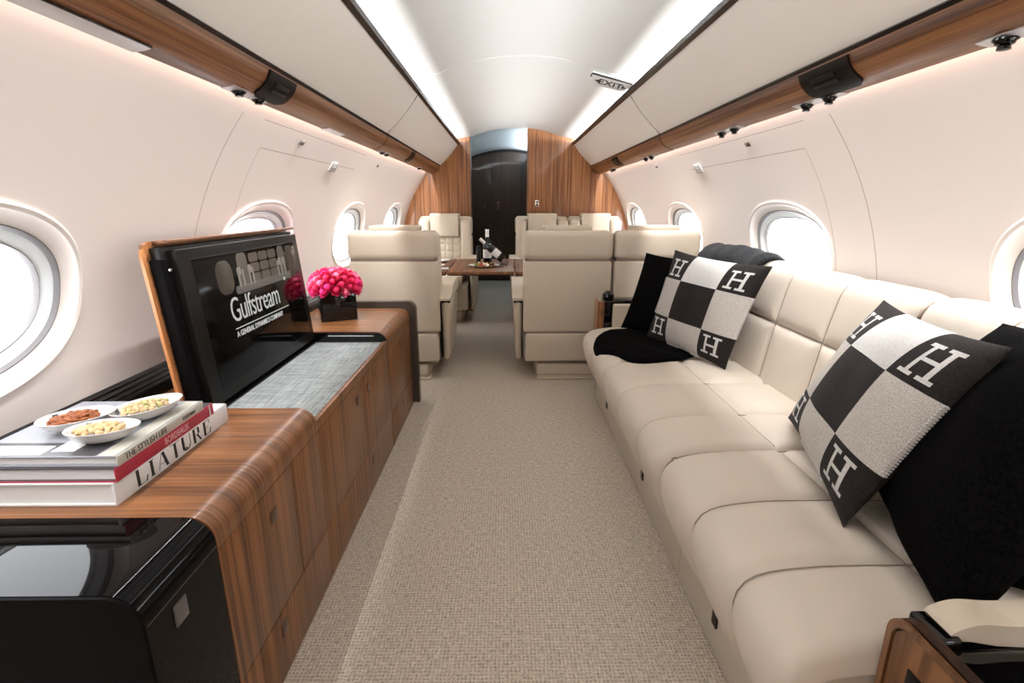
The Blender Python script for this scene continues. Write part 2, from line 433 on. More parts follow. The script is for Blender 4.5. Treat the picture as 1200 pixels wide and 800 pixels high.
# ------------------------------------------------------------------ overhead bins
VP = spline([(0.785, 1.54), (0.797, 1.508), (0.822, 1.482), (0.853, 1.467), (0.885, 1.462)], 6)
def vpt(s, off=0.0):
    f = s * (len(VP) - 1); i = min(int(f), len(VP) - 2); t = f - i
    p = VP[i].lerp(VP[i + 1], t); d = (VP[i + 1] - VP[i]).normalized(); n = Vector((d.y, -d.x))   # outward (down and inboard)
    if n.y > 0: n = -n
    return p + n * off
YJ = 3.17
binlab = {(-1, 0): 'cream overhead bin on the left, the long one nearest the camera', (-1, 1): 'cream overhead bin on the left, the short one next to the wooden bulkhead',
          (1, 0): 'cream overhead bin on the right, the long one nearest the camera', (1, 1): 'cream overhead bin on the right, the short one next to the wooden bulkhead'}
for s in (-1, 1):
    for k, (ya, yb) in enumerate(((Y0 + .01, YJ - .009), (YJ + .009, Y1 - .002))):
        t = thing('overhead_bin', binlab[(s, k)], 'overhead bin', (s * 0.75, (ya + yb) / 2, 1.5), 'overhead bins')
        body = [(s * a, b) for a, b in [(0.606, 1.748), (0.790, 1.546), (0.80, 1.52), (0.845, 1.482), (0.845, 1.70), (0.76, 1.752)]]
        extrude('bin_body', body, ya, yb, M['black'], 'y', t)
        # door: slightly bowed cream skin
        pr = []
        for i in range(11):
            q = i / 10; x = lerp(0.603, 0.787, q); z = lerp(1.752, 1.549, q); bow = 0.006 * math.sin(PI * q)
            pr.append((x - bow, z - bow))
        pr2 = [(x + 0.008, z + 0.008) for x, z in reversed(pr)]
        parts = [(ya, yb)] if k else [(ya, 0.95), (0.9535, yb)]
        for (c0, c1) in parts: extrude('bin_door', [(s * a, b) for a, b in pr + pr2], c0, c1, M['bin'], 'y', t)
        vv = [(s * vpt(i / 24).x, vpt(i / 24).y) for i in range(25)] + [(s * 0.872, 1.470), (s * 0.845, 1.486), (s * 0.80, 1.53)]
        extrude('valance', vv, ya, yb, M['wood_l'], 'y', t)
        extrude('door_gap', [(s * a, b) for a, b in [(0.780, 1.543), (0.7875, 1.5335), (0.796, 1.541), (0.79, 1.552)]], ya, yb, M['rail'], 'y', t)
    jp = [(s * a, b) for a, b in [(0.604, 1.755), (0.790, 1.548)] + [tuple(vpt(i / 12, -0.004)) for i in range(1, 13)] + [(0.845, 1.488), (0.84, 1.70), (0.70, 1.75)]]
    st(extrude('trim_%d' % (5 if s < 0 else 6), jp, YJ - .0095, YJ + .0095, M['rail']))
    st(extrude('trim_%d' % (3 if s < 0 else 4), [(s * a, b) for a, b in [(0.588, 1.778), (0.576, 1.772), (0.582, 1.756), (0.600, 1.748), (0.608, 1.754), (0.600, 1.775)]], Y0, Y1, M['rail']))

def patch(name, s, ya, yb, s0, s1, off, m, parent, thick=0.004, corner=0.0):
    """plate that follows the valance's curve"""
    n = 14; V = []; Fc = []
    for lay in (off, off - thick):
        for i in range(n + 1):
            q = lerp(s0, s1, i / n); p = vpt(q, lay)
            e = corner * max(0, (i / n - 0.7) / 0.3) ** 2
            V.append((s * p.x, ya + e, p.y)); V.append((s * p.x, yb - e, p.y))
    B = 2 * (n + 1)
    for i in range(n):
        a = 2 * i; Fc += [(a, a + 1, a + 3, a + 2), (B + a, B + a + 1, B + a + 3, B + a + 2), (a, a + 2, B + a + 2, B + a), (a + 1, a + 3, B + a + 3, B + a + 1)]
    Fc += [(0, 1, B + 1, B), (2 * n, 2 * n + 1, B + 2 * n + 1, B + 2 * n)]
    return obj(name, V, Fc, m, parent, True, None, 0.6)
def knob(s, y, parent, q=0.84, r=0.017):
    p = vpt(q, 0.003); mt = Matrix.Translation((s * p.x, y, p.y)) @ Matrix.Rotation(PI, 4, 'X')
    hk = 0.5 if s < 0 else 0.75
    k = lathe('air_nozzle', [(rr, zz * hk) for rr, zz in [(r * 1.25, 0), (r * 1.25, 0.004), (r, 0.008), (r * 0.9, 0.014), (r * 0.62, 0.017), (r * 0.7, 0.026), (r * 0.4, 0.028)]], M['lacquer'], parent, 20, mt)
    return k
def service(s, label, panel=None, knobs=(), plate=None, grp='service panels under the bins'):
    y0 = (panel or plate or (knobs[0], knobs[-1]))[0]
    t = thing('service_panel', label, 'service panel', (s * 0.84, y0, 1.46), grp)
    if plate: patch('mounting_plate', s, plate[0], plate[1], 0.72, 1.0, 0.003, M['steel'], t)
    if panel:
        patch('dark_cover', s, panel[0], panel[1], 0.10, 0.76, 0.006, M['brownplastic'], t, 0.006, 0.03)
        if panel[1] - panel[0] > .12:
            a = lerp(panel[0], panel[1], .28); b_ = lerp(panel[0], panel[1], .78)
            patch('vent_slot', s, a, b_, 0.26, 0.34, 0.009, M['black'], t); patch('vent_slot', s, a, b_, 0.40, 0.46, 0.009, M['black'], t)
    for y in knobs: knob(s, y, t)
    return t
service(-1, 'dark curved service panel with two air nozzles under the left bin', (1.64, 1.83), (1.60, 1.72), (1.54, 1.77))
service(-1, 'pair of black nozzles under the left side at the bin joint', None, (3.34, 3.46), (3.28, 3.52))
service(-1, 'small dark service cover on the left wood strip by the bulkhead', (3.98, 4.10), (4.72,), (4.66, 4.80))
service(1, 'dark curved service panel with two air nozzles under the right bin', (1.47, 1.70), (1.66, 1.78), (1.60, 1.84))
service(1, 'single black nozzle at the right edge of the picture under the bin', None, (1.02, 1.10), (0.90, 1.15))
service(1, 'pair of black nozzles mid-way along the right bin strip', None, (2.32, 2.45), (2.25, 2.50))
service(1, 'pair of tiny nozzles under the short right bin', None, (3.60, 3.74), (3.54, 3.80))
service(1, 'small dark service cover on the right wood strip by the bulkhead', (4.35, 4.55), (4.82, 4.92), (4.76, 4.98))
t = thing('light_plate', 'long pale light plate under the left bin in the upper left corner', 'lamp cover', (-.87, .9, 1.46)); patch('cover_plate', -1, 0.35, 1.20, 0.70, 1.0, 0.004, M['steel'], t); patch('edge_line', -1, 0.35, 1.20, 0.675, 0.70, 0.0045, M['rail'], t)
t = thing('light_plate', 'small pale plate under the left bin halfway to the bulkhead', 'lamp cover', (-.87, 2.4, 1.46)); patch('cover_plate', -1, 2.33, 2.55, 0.74, 1.0, 0.004, M['steel'], t)

# wall sensors and little signs
def wallplate(name, side, y, z, hw, hh, m, label, cat, group=None, extra=None):
    x = wx_(z); n = Vector((x, 0, z - ZC)).normalized()          # outward normal for +x side
    up = Vector((-n.z, 0, n.x))
    o = Vector((x, y, z)) - n * 0.004
    mt = frame_m((side * o.x, o.y, o.z), (0, -side, 0), (side * up.x, 0, up.z))
    if name == 'wall_sign': mt = mt @ Matrix.Diagonal((1.25, 0.72, 1, 1))
    t = thing(name, label, cat, (side * o.x, o.y, o.z), group)
    box('plate', (-hw, hw, -hh, hh, -0.003, 0.003), m, 0.001, 2, t, mtx=mt)
    if extra: extra(t, mt)
    return t
def sensor_extra(t, mt): boxes('lens', [(-0.006, 0.008, -0.005, 0.005, 0.002, 0.005)], M['bronze'], 0.001, 2, t, mt)
wallplate('wall_sensor', -1, 2.34, 1.408, 0.018, 0.010, M['gasket'], 'small dark sensor on the left wall above the second window', 'sensor', 'wall sensors', sensor_extra)
wallplate('wall_sensor', -1, 3.68, 1.408, 0.015, 0.010, M['gasket'], 'tiny dark sensor high on the left wall near the bulkhead', 'sensor', 'wall sensors', sensor_extra)
wallplate('wall_sensor', 1, 2.42, 1.412, 0.018, 0.010, M['bronze'], 'small bronze sensor on the right wall above the round window', 'sensor', 'wall sensors', sensor_extra)
wallplate('wall_sensor', 1, 3.84, 1.416, 0.015, 0.010, M['gasket'], 'tiny dark sensor high on the right wall near the bulkhead', 'sensor', 'wall sensors', sensor_extra)
def sign_extra(t, mt):
    fr = [(-0.036, 0.036, 0.0315, 0.036, 0.002, 0.004), (-0.036, 0.036, -0.036, -0.0315, 0.002, 0.004), (-0.036, -0.0315, -0.036, 0.036, 0.002, 0.004), (0.0315, 0.036, -0.036, 0.036, 0.002, 0.004)]
    boxes('sign_border', fr, M['gasket'], 0, 1, t, mt)
    rows = []
    for r_, z_ in enumerate((0.016, -0.008)):
        for k in range(4): x_ = -0.026 + k * 0.014; rows.append((x_, x_ + 0.009, z_, z_ + 0.003, .002, .004)); rows.append((x_ + .003, x_ + 0.0055, z_ - .007, z_ + 0.010, .002, .004))
    boxes('sign_symbols', rows, M['seam'], 0, 1, t, mt)
wallplate('wall_sign', -1, 2.87, 1.345, 0.037, 0.037, M['white'], 'small square outlined sign on the left wall', 'sign', None, sign_extra)
wallplate('wall_sign', 1, 3.12, 1.355, 0.037, 0.037, M['white'], 'small square outlined sign on the right wall', 'sign', None, sign_extra)

# exit sign on the ceiling
ex, ey = 0.475, 3.10
t = thing('exit_sign', 'white EXIT sign with arrows on the ceiling near the right bin', 'exit sign', (ex, ey, cz(ex)))
sl = (cz(ex + .1) - cz(ex - .1)) / 0.2
mt = frame_m((ex, ey, cz(ex) - 0.030), (1, 0, sl), (0, -1, 0.30))
pl = [(-.115, .052), (.115, .052), (.118, .030), (.085, -.038), (.07, -.045), (-.07, -.045), (-.085, -.038), (-.118, .030)]
o = extrude('sign_plate', pl, -0.010, 0.006, M['white'], 'z', t); o.data.transform(mt)
bm = bmesh.new()
addbox(bm, (-.116, .112, .050, .055, .0, .008)); addbox(bm, (-.120, -.114, .022, .045, .0, .008)); 
for v in bm.verts: v.co = mt @ v.co
bmfin('sign_edge', bm, M['ink'], t)
text('sign_letters', 'EXIT', 0.068, mt @ Matrix.Translation((0, -0.022, 0.0065)), M['ink'], t, 1.0, align='CENTER', bold=0.0008)
for sg in (-1, 1):
    V = []; Fc = []; b_ = 0
    for zz in (0.0065, 0.009):
        for (px, py) in ((sg * .066, .016), (sg * .066, -.012), (sg * .088, .002)): V.append(mt @ Vector((px, py, zz)))
    Fc += [(b_, b_ + 1, b_ + 2), (b_ + 3, b_ + 4, b_ + 5), (b_, b_ + 1, b_ + 4, b_ + 3), (b_ + 1, b_ + 2, b_ + 5, b_ + 4), (b_ + 2, b_, b_ + 3, b_ + 5)]
    obj('arrow', V, Fc, M['ink'], t, False)

# ------------------------------------------------------------------ credenza
CX_, CT = -0.662, 0.58
def crprof(inner=-1.13, r=0.05, top=CT, bottom=0.0, x=CX_):
    p = [(inner + (0.10 if bottom < .3 else 0), bottom), (inner, max(bottom, 0.30)), (inner, top)]
    for i in range(11):
        a = PI / 2 - PI / 2 * i / 10; p.append((x - r + r * math.cos(a), top - r + r * math.sin(a)))
    p.append((x, bottom)); return p
def shell(name, ya, yb, m, parent, top=CT, r=0.05, zb=0.508, inner=-1.190):
    p = crprof(inner, r, top, zb)
    return extrude(name, p, ya, yb, m, 'y', parent, angle=0.8)
cr = thing('credenza', 'long walnut credenza with rounded top along the left wall', 'credenza', (-0.9, 1.86, 0))
YA, YB, YC, YD = 0.857, 1.395, 2.315, 2.878
shell('worktop', YA, YB, M['wood_y'], cr); shell('worktop', YB + 0.92, YD, M['wood_y'], cr)
extrude('carcass', [(-1.13, 0.3), (-1.03, 0.0), (CX_ - 0.012, 0.0), (CX_ - 0.012, 0.5065), (-1.13, 0.5065)], YA + .002, YD - .002, M['black'], 'y', cr)
def front(name, ya, yb, z0, z1, latch=None):
    d = box(name, (CX_ - 0.014, CX_, ya + .0015, yb - .0015, z0 + .0015, z1 - .0015), M['wood_y'], 0.0012, 2, cr)
    if latch:
        y, z = latch
        h = box('latch', (CX_ - .002, CX_ + .0025, y - .016, y + .016, z - .017, z + .017), M['bronze'], 0.001, 2, d)
    return d
front('door', YA, 1.20, 0.178, 0.507, (1.08, 0.435)); front('door', 1.20, YB, 0.178, 0.507)
front('door', YB, 1.86, 0.178, 0.507, (1.80, 0.445)); front('door', 1.86, YC, 0.178, 0.507, (1.95, 0.445)); front('door', YC, YD, 0.178, 0.507, (2.60, 0.45))
front('drawer', YA, YB, 0.0, 0.178, (1.06, 0.13)); front('drawer', YB, YC, 0.0, 0.178, (1.95, 0.12)); front('drawer', YC, YD, 0.0, 0.178, (2.6, 0.12))
# recess lip: wood edge of the lowered part
box('recess_lip', (CX_ - 0.016, CX_, YB, YC, 0.508, 0.540), M['wood_y'], 0.002, 2, cr)
box('desk_surface', (-1.02, CX_ - 0.016, YB, YC, 0.508, 0.534), M['greyfabric'], 0.001, 1, cr)
box('recess_tray', (-1.12, -0.985, YB + .001, YC - .001, 0.508, 0.5365), M['black'], 0.001, 1, cr)
box('worktop_back', (-1.190, -1.121, YB, YC, 0.508, CT - .001), M['wood_y'], 0.001, 1, cr)
# black end faces of the raised tops (towards the recess)
shell('recess_end', YC - 0.010, YC, M['lacquer'], cr, CT - 0.004, 0.047, 0.535, -1.12)
box('recess_slot', (-0.93, -0.72, YC - 0.013, YC - 0.009, 0.562, 0.566), M['steel'], 0.001, 1, cr)
M['lacquer2'] = mat('cabinet_lacquer', (0.002, 0.0016, 0.0016), 0.03, spec=0.14)
# black cabinet nearest the camera
bc = thing('black_cabinet', 'glossy black lacquered cabinet in the lower left corner', 'cabinet', (-0.9, 0.75, 0))
p = crprof(-1.13, 0.055, CT, 0.0)
extrude('cabinet_body', p, 0.655, 0.855, M['lacquer2'], 'y', bc, angle=0.8)
box('latch', (CX_ - .001, CX_ + .003, 0.715, 0.748, 0.462, 0.502), M['pewter'], 0.001, 2, bc)
box('door_line', (CX_ - .001, CX_ + .0008, 0.658, 0.853, 0.519, 0.5200), M['pewter'], 0.0, 1, bc)
extrude('front_panel', [(x_ , z_ * 1.0) for x_, z_ in crprof(-1.13, 0.055, CT - .001, 0.0)], 0.648, 0.6545, M['matte'], 'y', bc, angle=.8)
# smoked divider after the far end of the credenza
p = crprof(-1.13, 0.05, 0.615, 0.0, -0.628)
dv = extrude('divider_panel', p, 2.90, 2.95, mat('smoked_brown', (0.075, 0.060, 0.048), 0.25), 'y', None, angle=.8)
tag(dv, 'dark smoked divider panel with rounded corner behind the far end of the credenza', 'divider')
# ledge between credenza and wall
lg = thing('wall_ledge', 'black ribbed ledge running along the left wall behind the credenza', 'ledge', (-1.16, 1.8, .58))
extrude('ledge_body', [(-1.232, 0.50), (-1.195, 0.50), (-1.180, 0.5815), (-1.180, 0.612), (-1.186, 0.620), (-1.232, 0.652)], 0.2, 3.28, M['black'], 'y', lg)
for k in range(3):
    x = -1.187 - 0.014 * k; z = 0.620 + 0.0097 * k
    extrude('rib', [(x, z), (x - .004, z + .006), (x - .009, z + .007), (x - .012, z + .002)], 0.2, 3.28, M['lacquer'], 'y', lg)

# ------------------------------------------------------------------ flip-up monitor
mo = thing('monitor', 'flip-up black monitor with a wooden back standing open on the credenza', 'monitor', (-1.03, 1.87, 0.54))
A = Vector((-1.00, 1.425, 0.540)); U = Vector((0, 1, 0)); Wd = 0.885
Vv = Vector((-0.042, 0, 0.50)).normalized(); H = 0.518; Nn = U.cross(Vv).normalized()
if Nn.x < 0: Nn = -Nn
def mm_(u, v, d): return A + U * u + Vv * v + Nn * d
def mbox(name, u0, u1, v0, v1, d0, d1, m, parent, bevel=0.003):
    mt = Matrix(((U.x, Vv.x, Nn.x, A.x), (U.y, Vv.y, Nn.y, A.y), (U.z, Vv.z, Nn.z, A.z), (0, 0, 0, 1)))
    return box(name, (u0, u1, v0, v1, d0, d1), m, bevel, 3, parent, mtx=mt)
mtm = Matrix(((U.x, Vv.x, Nn.x, A.x), (U.y, Vv.y, Nn.y, A.y), (U.z, Vv.z, Nn.z, A.z), (0, 0, 0, 1)))
# wooden lid: U-shaped shell, rounded at upper corners; sits behind and around
lid = []
r = 0.045
for i in range(9): a = PI - PI / 2 * i / 8; lid.append((-0.03 + r + r * math.cos(a), H - r + r * math.sin(a)))
lid += [(Wd + .006, H), (Wd + 0.006, H - 0.014)]
for i in range(9): a = PI / 2 + PI / 2 * i / 8; lid.append((-0.016 + r + (r) * math.cos(a) , H - 0.014 - r + r * math.sin(a)))
lid = [(-0.030, 0.0)] + lid + [(-0.016, 0.0)]
o = extrude('wooden_rim', lid, -0.050, -0.041, M['wood_z'], 'z', mo); o.data.transform(mtm)
mbox('wooden_back', -0.022, Wd + .004, 0.0, H - .006, -0.0495, -0.0415, M['wood_l'], mo)
mbox('wooden_rim', 0.02, Wd + .006, H - 0.010, H, -0.049, 0.004, M['wood_l'], mo)
bd = mbox('monitor_housing', 0.0, Wd, 0.0, H - 0.018, -0.040, -0.012, M['black'], mo)
mbox('side_grille', -0.012, 0.016, 0.03, H - 0.05, -0.040, -0.006, M['matte'], mo)
bz = mbox('bezel', 0.034, Wd - .006, 0.012, H - 0.028, -0.014, 0.010, mat('bezel', (0.008, 0.007, 0.006), 0.3, spec=0.15), mo, 0.004)
mbox('latch', 0.004, 0.014, H - .085, H - .077, -0.01, 0.002, M['chrome'], mo, 0.001)
su0, su1, sv0, sv1 = 0.095, Wd - 0.050, 0.055, H - 0.062
scn = mbox('screen', su0, su1, sv0, sv1, 0.008, 0.0112, mat('screen_glass', (0.002, 0.002, 0.002), 0.08, spec=0.12), mo, 0.001)
# picture on the screen: dim tufted seat with glasses on a round table
gseat = glow('screen_seat', (0.05, 0.042, 0.034)); gdark = glow('screen_dim', (0.022, 0.017, 0.013)); gtab = glow('screen_table', (0.07, 0.065, 0.06)); glog = glow('screen_letters', (0.36, 0.36, 0.345)); gglass = glow('screen_glassware', (0.16, 0.14, 0.12))
def sbox(L_, m, name, lay=0.0):
    for (u0, u1, v0, v1, rr) in L_:
        bm = bmesh.new(); n = 8; pts = []
        for (cx, cy, a0) in ((u1 - rr, v1 - rr, 0), (u0 + rr, v1 - rr, PI / 2), (u0 + rr, v0 + rr, PI), (u1 - rr, v0 + rr, 3 * PI / 2)):
            for i in range(n + 1): a = a0 + PI / 2 * i / n; pts.append((cx + rr * math.cos(a), cy + rr * math.sin(a)))
        vs2 = [bm.verts.new(mm_(px, py, 0.0114 + lay)) for px, py in pts]; bm.faces.new(vs2)
        bmfin(name, bm, m, scn, False)
top = sv1
sbox([(0.34, 0.41, top - .12, top - .005, .02), (0.66, 0.72, top - .12, top - .005, .02)], gseat, 'screen_picture', 0.0)
sbox([(0.425 + .075 * i, 0.425 + .075 * i + .070, top - 0.012 - .036 * j - .032, top - 0.012 - .036 * j, .011) for i in range(3) for j in range(3)], gseat, 'screen_picture', 0.0002)
sbox([(0.20, 0.30, top - .13, top - .02, .04), (0.74, 0.80, top - .14, top - .01, .01)], gdark, 'screen_picture', 0.0001)
sbox([(0.30, 0.75, top - .140, top - .112, .0139)], gtab, 'screen_picture', 0.0004)
sbox([(u, u + .012, top - .12, top - .06, .005) for u in (0.33, 0.36, .405, .43, .64, .67, .70)] + [(u - .008, u + .022, top - .080, top - .050, .012) for u in (0.335, .41, .66, .695)], gglass, 'screen_picture', 0.0006)
# letters on the screen; their x runs along +Y, so they read from inside the cabin
mt = Matrix(((U.x, Vv.x, Nn.x, A.x), (U.y, Vv.y, Nn.y, A.y), (U.z, Vv.z, Nn.z, A.z), (0, 0, 0, 1)))
text('screen_title', 'Gulfstream', 0.118, mt @ Matrix.Translation((0.235, 0.232, 0.0125)), glog, scn, 0.76, bold=-0.0009, space=0.92)
mbox('screen_rule', 0.245, 0.670, 0.208, 0.211, 0.0115, 0.0125, glog, scn, 0)
text('screen_subtitle', 'A GENERAL DYNAMICS COMPANY', 0.0255, mt @ Matrix.Translation((0.245, 0.182, 0.0125)), glog, scn, 0.90, bold=0.0003)
text('screen_title', '®', 0.02, mt @ Matrix.Translation((0.672, 0.312, 0.0125)), glog, scn, 0.9)

# ------------------------------------------------------------------ books and nut dish
def book(label, x0, x1, y0, y1, z0, z1, cover, spine, name='book', pagein=0.006, ct=0.003):
    t = thing(name, label, 'book', ((x0 + x1) / 2, (y0 + y1) / 2, z0), 'books stacked on the credenza')
    cov = box('cover', (x0, x1, y0, y1, z1 - ct, z1), cover, 0.0008, 2, t)
    box('cover', (x0, x1, y0, y1, z0, z0 + ct), cover, 0.0008, 2, t)
    sp = box('spine', (x1 - ct, x1 + 0.0008, y0, y1, z0, z1), spine, 0.0012, 2, t)
    box('pages', (x0 + pagein, x1 - ct, y0 + pagein, y1 - pagein, z0 + ct, z1 - ct), M['paper'], 0.0005, 1, t)
    return t, cov, sp
def spinetext(sp, s, size, x, y, z, m, sx=1.0, **k):
    return text('spine_title', s, size, frame_m((x + 0.0015, y, z), (0, 1, 0), (0, 0, 1)), m, sp, sx, **k)
t, c1, s1 = book('thick white book at the bottom of the stack with large black letters', -1.245 + .05, -0.868, 0.895, 1.31, 0.580, 0.629, M['white'], M['white'], ct=0.004)
# tall condensed display lettering
def spine_letters(sp, x):
    th, tn = 0.0085, 0.0012; yb = 0.955; h = 0.036; z0 = 0.586; bm = bmesh.new()
    def st_(ya, yb_, za, zb_): addbox(bm, (x, x + 0.0012, ya, yb_, za, zb_))
    def slant(ya, yb_, wd, za, zb_):
        vs_ = addbox(bm, (x, x + 0.0012, ya, ya + wd, za, zb_))
        for v in vs_:
            if v.co.z > (za + zb_) / 2: v.co.y += (yb_ - ya)
    y = yb; w_ = 0.034; gap = 0.0145
    # L
    st_(y, y + th, z0, z0 + h); st_(y, y + w_ - .004, z0, z0 + tn); slant(y + w_ - .010, y + w_ - .004, .0035, z0, z0 + .012); y += w_ + gap * .6
    # I
    st_(y, y + th, z0, z0 + h); st_(y - .004, y + th + .004, z0, z0 + tn); st_(y - .004, y + th + .004, z0 + h - tn, z0 + h); y += th + gap * 1.0
    # A
    slant(y + w_ - .008, y + w_ * .45, th, z0, z0 + h); slant(y, y + w_ * .45, .0012, z0, z0 + h); st_(y + .008, y + w_ - .01, z0 + .011, z0 + .011 + tn); y += w_ + gap * .8
    # T
    st_(y + w_ * .35, y + w_ * .35 + th, z0, z0 + h); st_(y, y + w_, z0 + h - tn, z0 + h); y += w_ + gap * .5
    # U
    st_(y, y + th, z0 + .008, z0 + h); slant(y + .002, y - .0001, th, z0 + .003, z0 + .010); slant(y + .008, y + .006, .010, z0, z0 + .004); slant(y + .018, y + .010, .004, z0 + .001, z0 + .008) ; st_(y + w_ - .004, y + w_ - .002, z0 + .008, z0 + h); slant(y + .020, y + w_ - .006, .004, z0, z0 + .009); y += w_ + gap * .7
    # R
    st_(y, y + th, z0, z0 + h); st_(y + th, y + .022, z0 + h - tn, z0 + h); st_(y + th, y + .022, z0 + h * .5, z0 + h * .5 + tn); st_(y + .019, y + .026, z0 + h * .55, z0 + h * .95); slant(y + .026, y + .014, .006, z0, z0 + h * .5); y += w_ + gap * .7
    # E
    st_(y, y + th, z0, z0 + h); st_(y + th, y + w_ - .006, z0, z0 + tn); st_(y + th, y + w_ - .008, z0 + h - tn, z0 + h); st_(y + th, y + .02, z0 + h * .5, z0 + h * .5 + tn); slant(y + w_ - .012, y + w_ - .006, .0035, z0, z0 + .012); st_(y + w_ - .010, y + w_ - .008, z0 + h - .010, z0 + h)
    return bmfin('spine_title', bm, M['ink'], sp, False)
spine_letters(s1, -0.868)
t, c2, s2 = book('red-spined book in the middle of the stack', -1.195, -0.862, 0.900, 1.240, 0.6292, 0.6590, M['charcoal'], M['red'])
spinetext(s2, 'BORDEAUX', 0.022, -0.862, 1.045, 0.6365, M['redtext'], 0.75)
box('spine_band', (-0.8625, -0.8605, 1.221, 1.225, 0.6295, 0.6585), M['white'], 0, 1, s2)
box('lower_cover_edge', (-1.19, -0.862, 0.899, 0.9005, 0.6288, 0.6320), M['red'], 0, 1, c2)
t, c3, s3 = book('grey and white book on top of the stack beneath the nut dish', -1.150, -0.858, 0.905, 1.195, 0.6595, 0.6815, M['greycover'], M['cream'])
spinetext(s3, 'THE STYLISH LIFE', 0.019, -0.858, 0.925, 0.664, M['greytext'], 0.88)
spinetext(s3, 'EQUESTRIAN', 0.012, -0.858, 1.110, 0.666, M['greytext'], 0.7)
def decal(xa, xb, ya, yb, m, k=0): box('cover_print', (xa, xb, ya, yb, 0.6810, 0.6819 + k * .0003), m, 0, 1, c3)
decal(-1.14, -0.90, 0.907, 0.965, M['charcoal']); decal(-1.145, -1.01, 0.912, 0.95, M['white'], 1); decal(-1.00, -0.955, 0.925, 0.985, M['white'], 2)
decal(-1.02, -0.905, 1.085, 1.175, M['maroon'], 1)
decal(-0.895, -0.862, 0.907, 1.19, M['cream'], 2)
text('cover_title', '103', 0.035, frame_m((-1.0, 1.10, 0.6827), (1, 0, 0), (0, 1, 0)), M['white'], c3, 1.2)

# three-lobed dish
dish = thing('nut_dish', 'white three-lobed nut dish on top of the books', 'dish', (-0.962, 1.035, 0.682))
DZ = 0.705
lobes = [((-1.035, 1.030), 0.068, 0.050, math.radians(32)), ((-0.925, 1.090), 0.074, 0.050, math.radians(62)), ((-0.935, 0.972), 0.066, 0.043, math.radians(12))]
def inl(l, f, t_):
    (cx, cy), a, b, rot = l; x = a * f * math.cos(t_); y = b * f * math.sin(t_)
    # leaf-like point at one end
    x *= 1 + 0.10 * f * math.cos(t_)
    return cx + x * math.cos(rot) - y * math.sin(rot), cy + x * math.sin(rot) + y * math.cos(rot)
for l in lobes:
    V = []; Fc = []; n = 40; rings = [(0.0, .002), (0.3, .0025), (0.55, .006), (0.75, .013), (0.9, .022), (1.0, .031), (1.02, .0325), (1.0, .033), (0.95, .028), (.86, .021), (0.7, .0125), (0.45, .006), (0, .0045)]
    for f, z in rings:
        for i in range(n):
            x, y = inl(l, max(f, .001), 2 * PI * i / n); V.append((x, y, 0.681 + z))
    for k in range(len(rings) - 1):
        for i in range(n): Fc.append((k * n + i, k * n + (i + 1) % n, (k + 1) * n + (i + 1) % n, (k + 1) * n + i))
    bowlm = mat('porcelain', (0.56, 0.545, 0.53), 0.15, coat=0.3)
    lo_ = obj('bowl', V, Fc, bowlm, dish)
    # striped glaze bands across the inside
    for (fa, fb, mm2) in ((-0.62, -0.48, M['charcoal']), (0.30, 0.40, mat('taupe_glaze', (0.33, 0.25, 0.22), 0.2))):
        V = []; Fc = []
        for i in range(2):
            for j in range(13):
                a_ = lerp(-0.93, 0.93, j / 12) * math.sqrt(1 - (fa if i == 0 else fb) ** 2); px = fa if i == 0 else fb
                f = math.hypot(px, a_); th_ = math.atan2(a_, px)
                zz = [z for z in [(1.0, .033), (.95, .028), (.86, .021), (.7, .0125), (.45, .006), (0, .0045)]]
                for q in range(5):
                    if zz[q + 1][0] <= f <= zz[q][0]: h_ = lerp(zz[q + 1][1], zz[q][1], (f - zz[q + 1][0]) / (zz[q][0] - zz[q + 1][0])); break
                else: h_ = .033
                x, y = inl(l, f, th_); V.append((x, y, 0.6822 + h_))
        Fc = [(j, j + 1, 14 + j, 13 + j) for j in range(12)]
        obj('glaze_stripe', V, Fc, mm2, lo_)
def nut_proto(name, m, dims, label, cat, group, crease=0):
    bm = bmesh.new(); bmesh.ops.create_uvsphere(bm, u_segments=12, v_segments=8, radius=1)
    for v in bm.verts:
        x = v.co.x; k = 1 - 0.35 * max(0, x) if not crease else 1
        v.co = Vector((x * dims[0], v.co.y * dims[1] * k, v.co.z * dims[2] * k))
        if crease: v.co.y += crease * (x * x)
    o = bmfin(name, bm, m, None, True, None) if False else None
    me = bpy.data.meshes.new(name); bm.to_mesh(me); bm.free(); me.materials.append(m); me.polygons.foreach_set('use_smooth', [True] * len(me.polygons))
    return me
def scatter(l, n, mes, name, label, cat, group, zbase, spread=0.62):
    k = 0; R = random.Random(n)
    for i in range(n):
        f = spread * math.sqrt((i + .5) / n); th_ = i * 2.39996
        x, y = inl(l, f, th_)
        z = zbase + (0.010 * (1 - (f / spread) ** 2)) + R.uniform(0, .004)
        o = bpy.data.objects.new(name, R.choice(mes)); C.objects.link(o)
        o.location = (x, y, z); o.rotation_euler = (R.uniform(-.5, .5), R.uniform(-.4, .4), R.uniform(0, 6.28))
        tag(o, label, cat, group)
al = cloth('almond_skin', (0.13, 0.035, 0.012), (0.30, 0.10, 0.035), 140, 0.6, 0.4)
pi_ = cloth('pistachio_shell', (0.36, 0.23, 0.11), (0.58, 0.44, 0.26), 90, 0.6, 0.3); pg = cloth('pistachio_green', (0.30, 0.30, 0.10), (0.45, 0.40, 0.18), 90, 0.6, 0.3)
ca = cloth('cashew', (0.46, 0.30, 0.14), (0.62, 0.46, 0.26), 80, 0.55, 0.2)
scatter(lobes[0], 42, [nut_proto('almond', al, (.0115, .0068, .0045), '', '', '')], 'almond', 'brown almond in the left lobe of the nut dish', 'almond', 'almonds in the nut dish', 0.704)
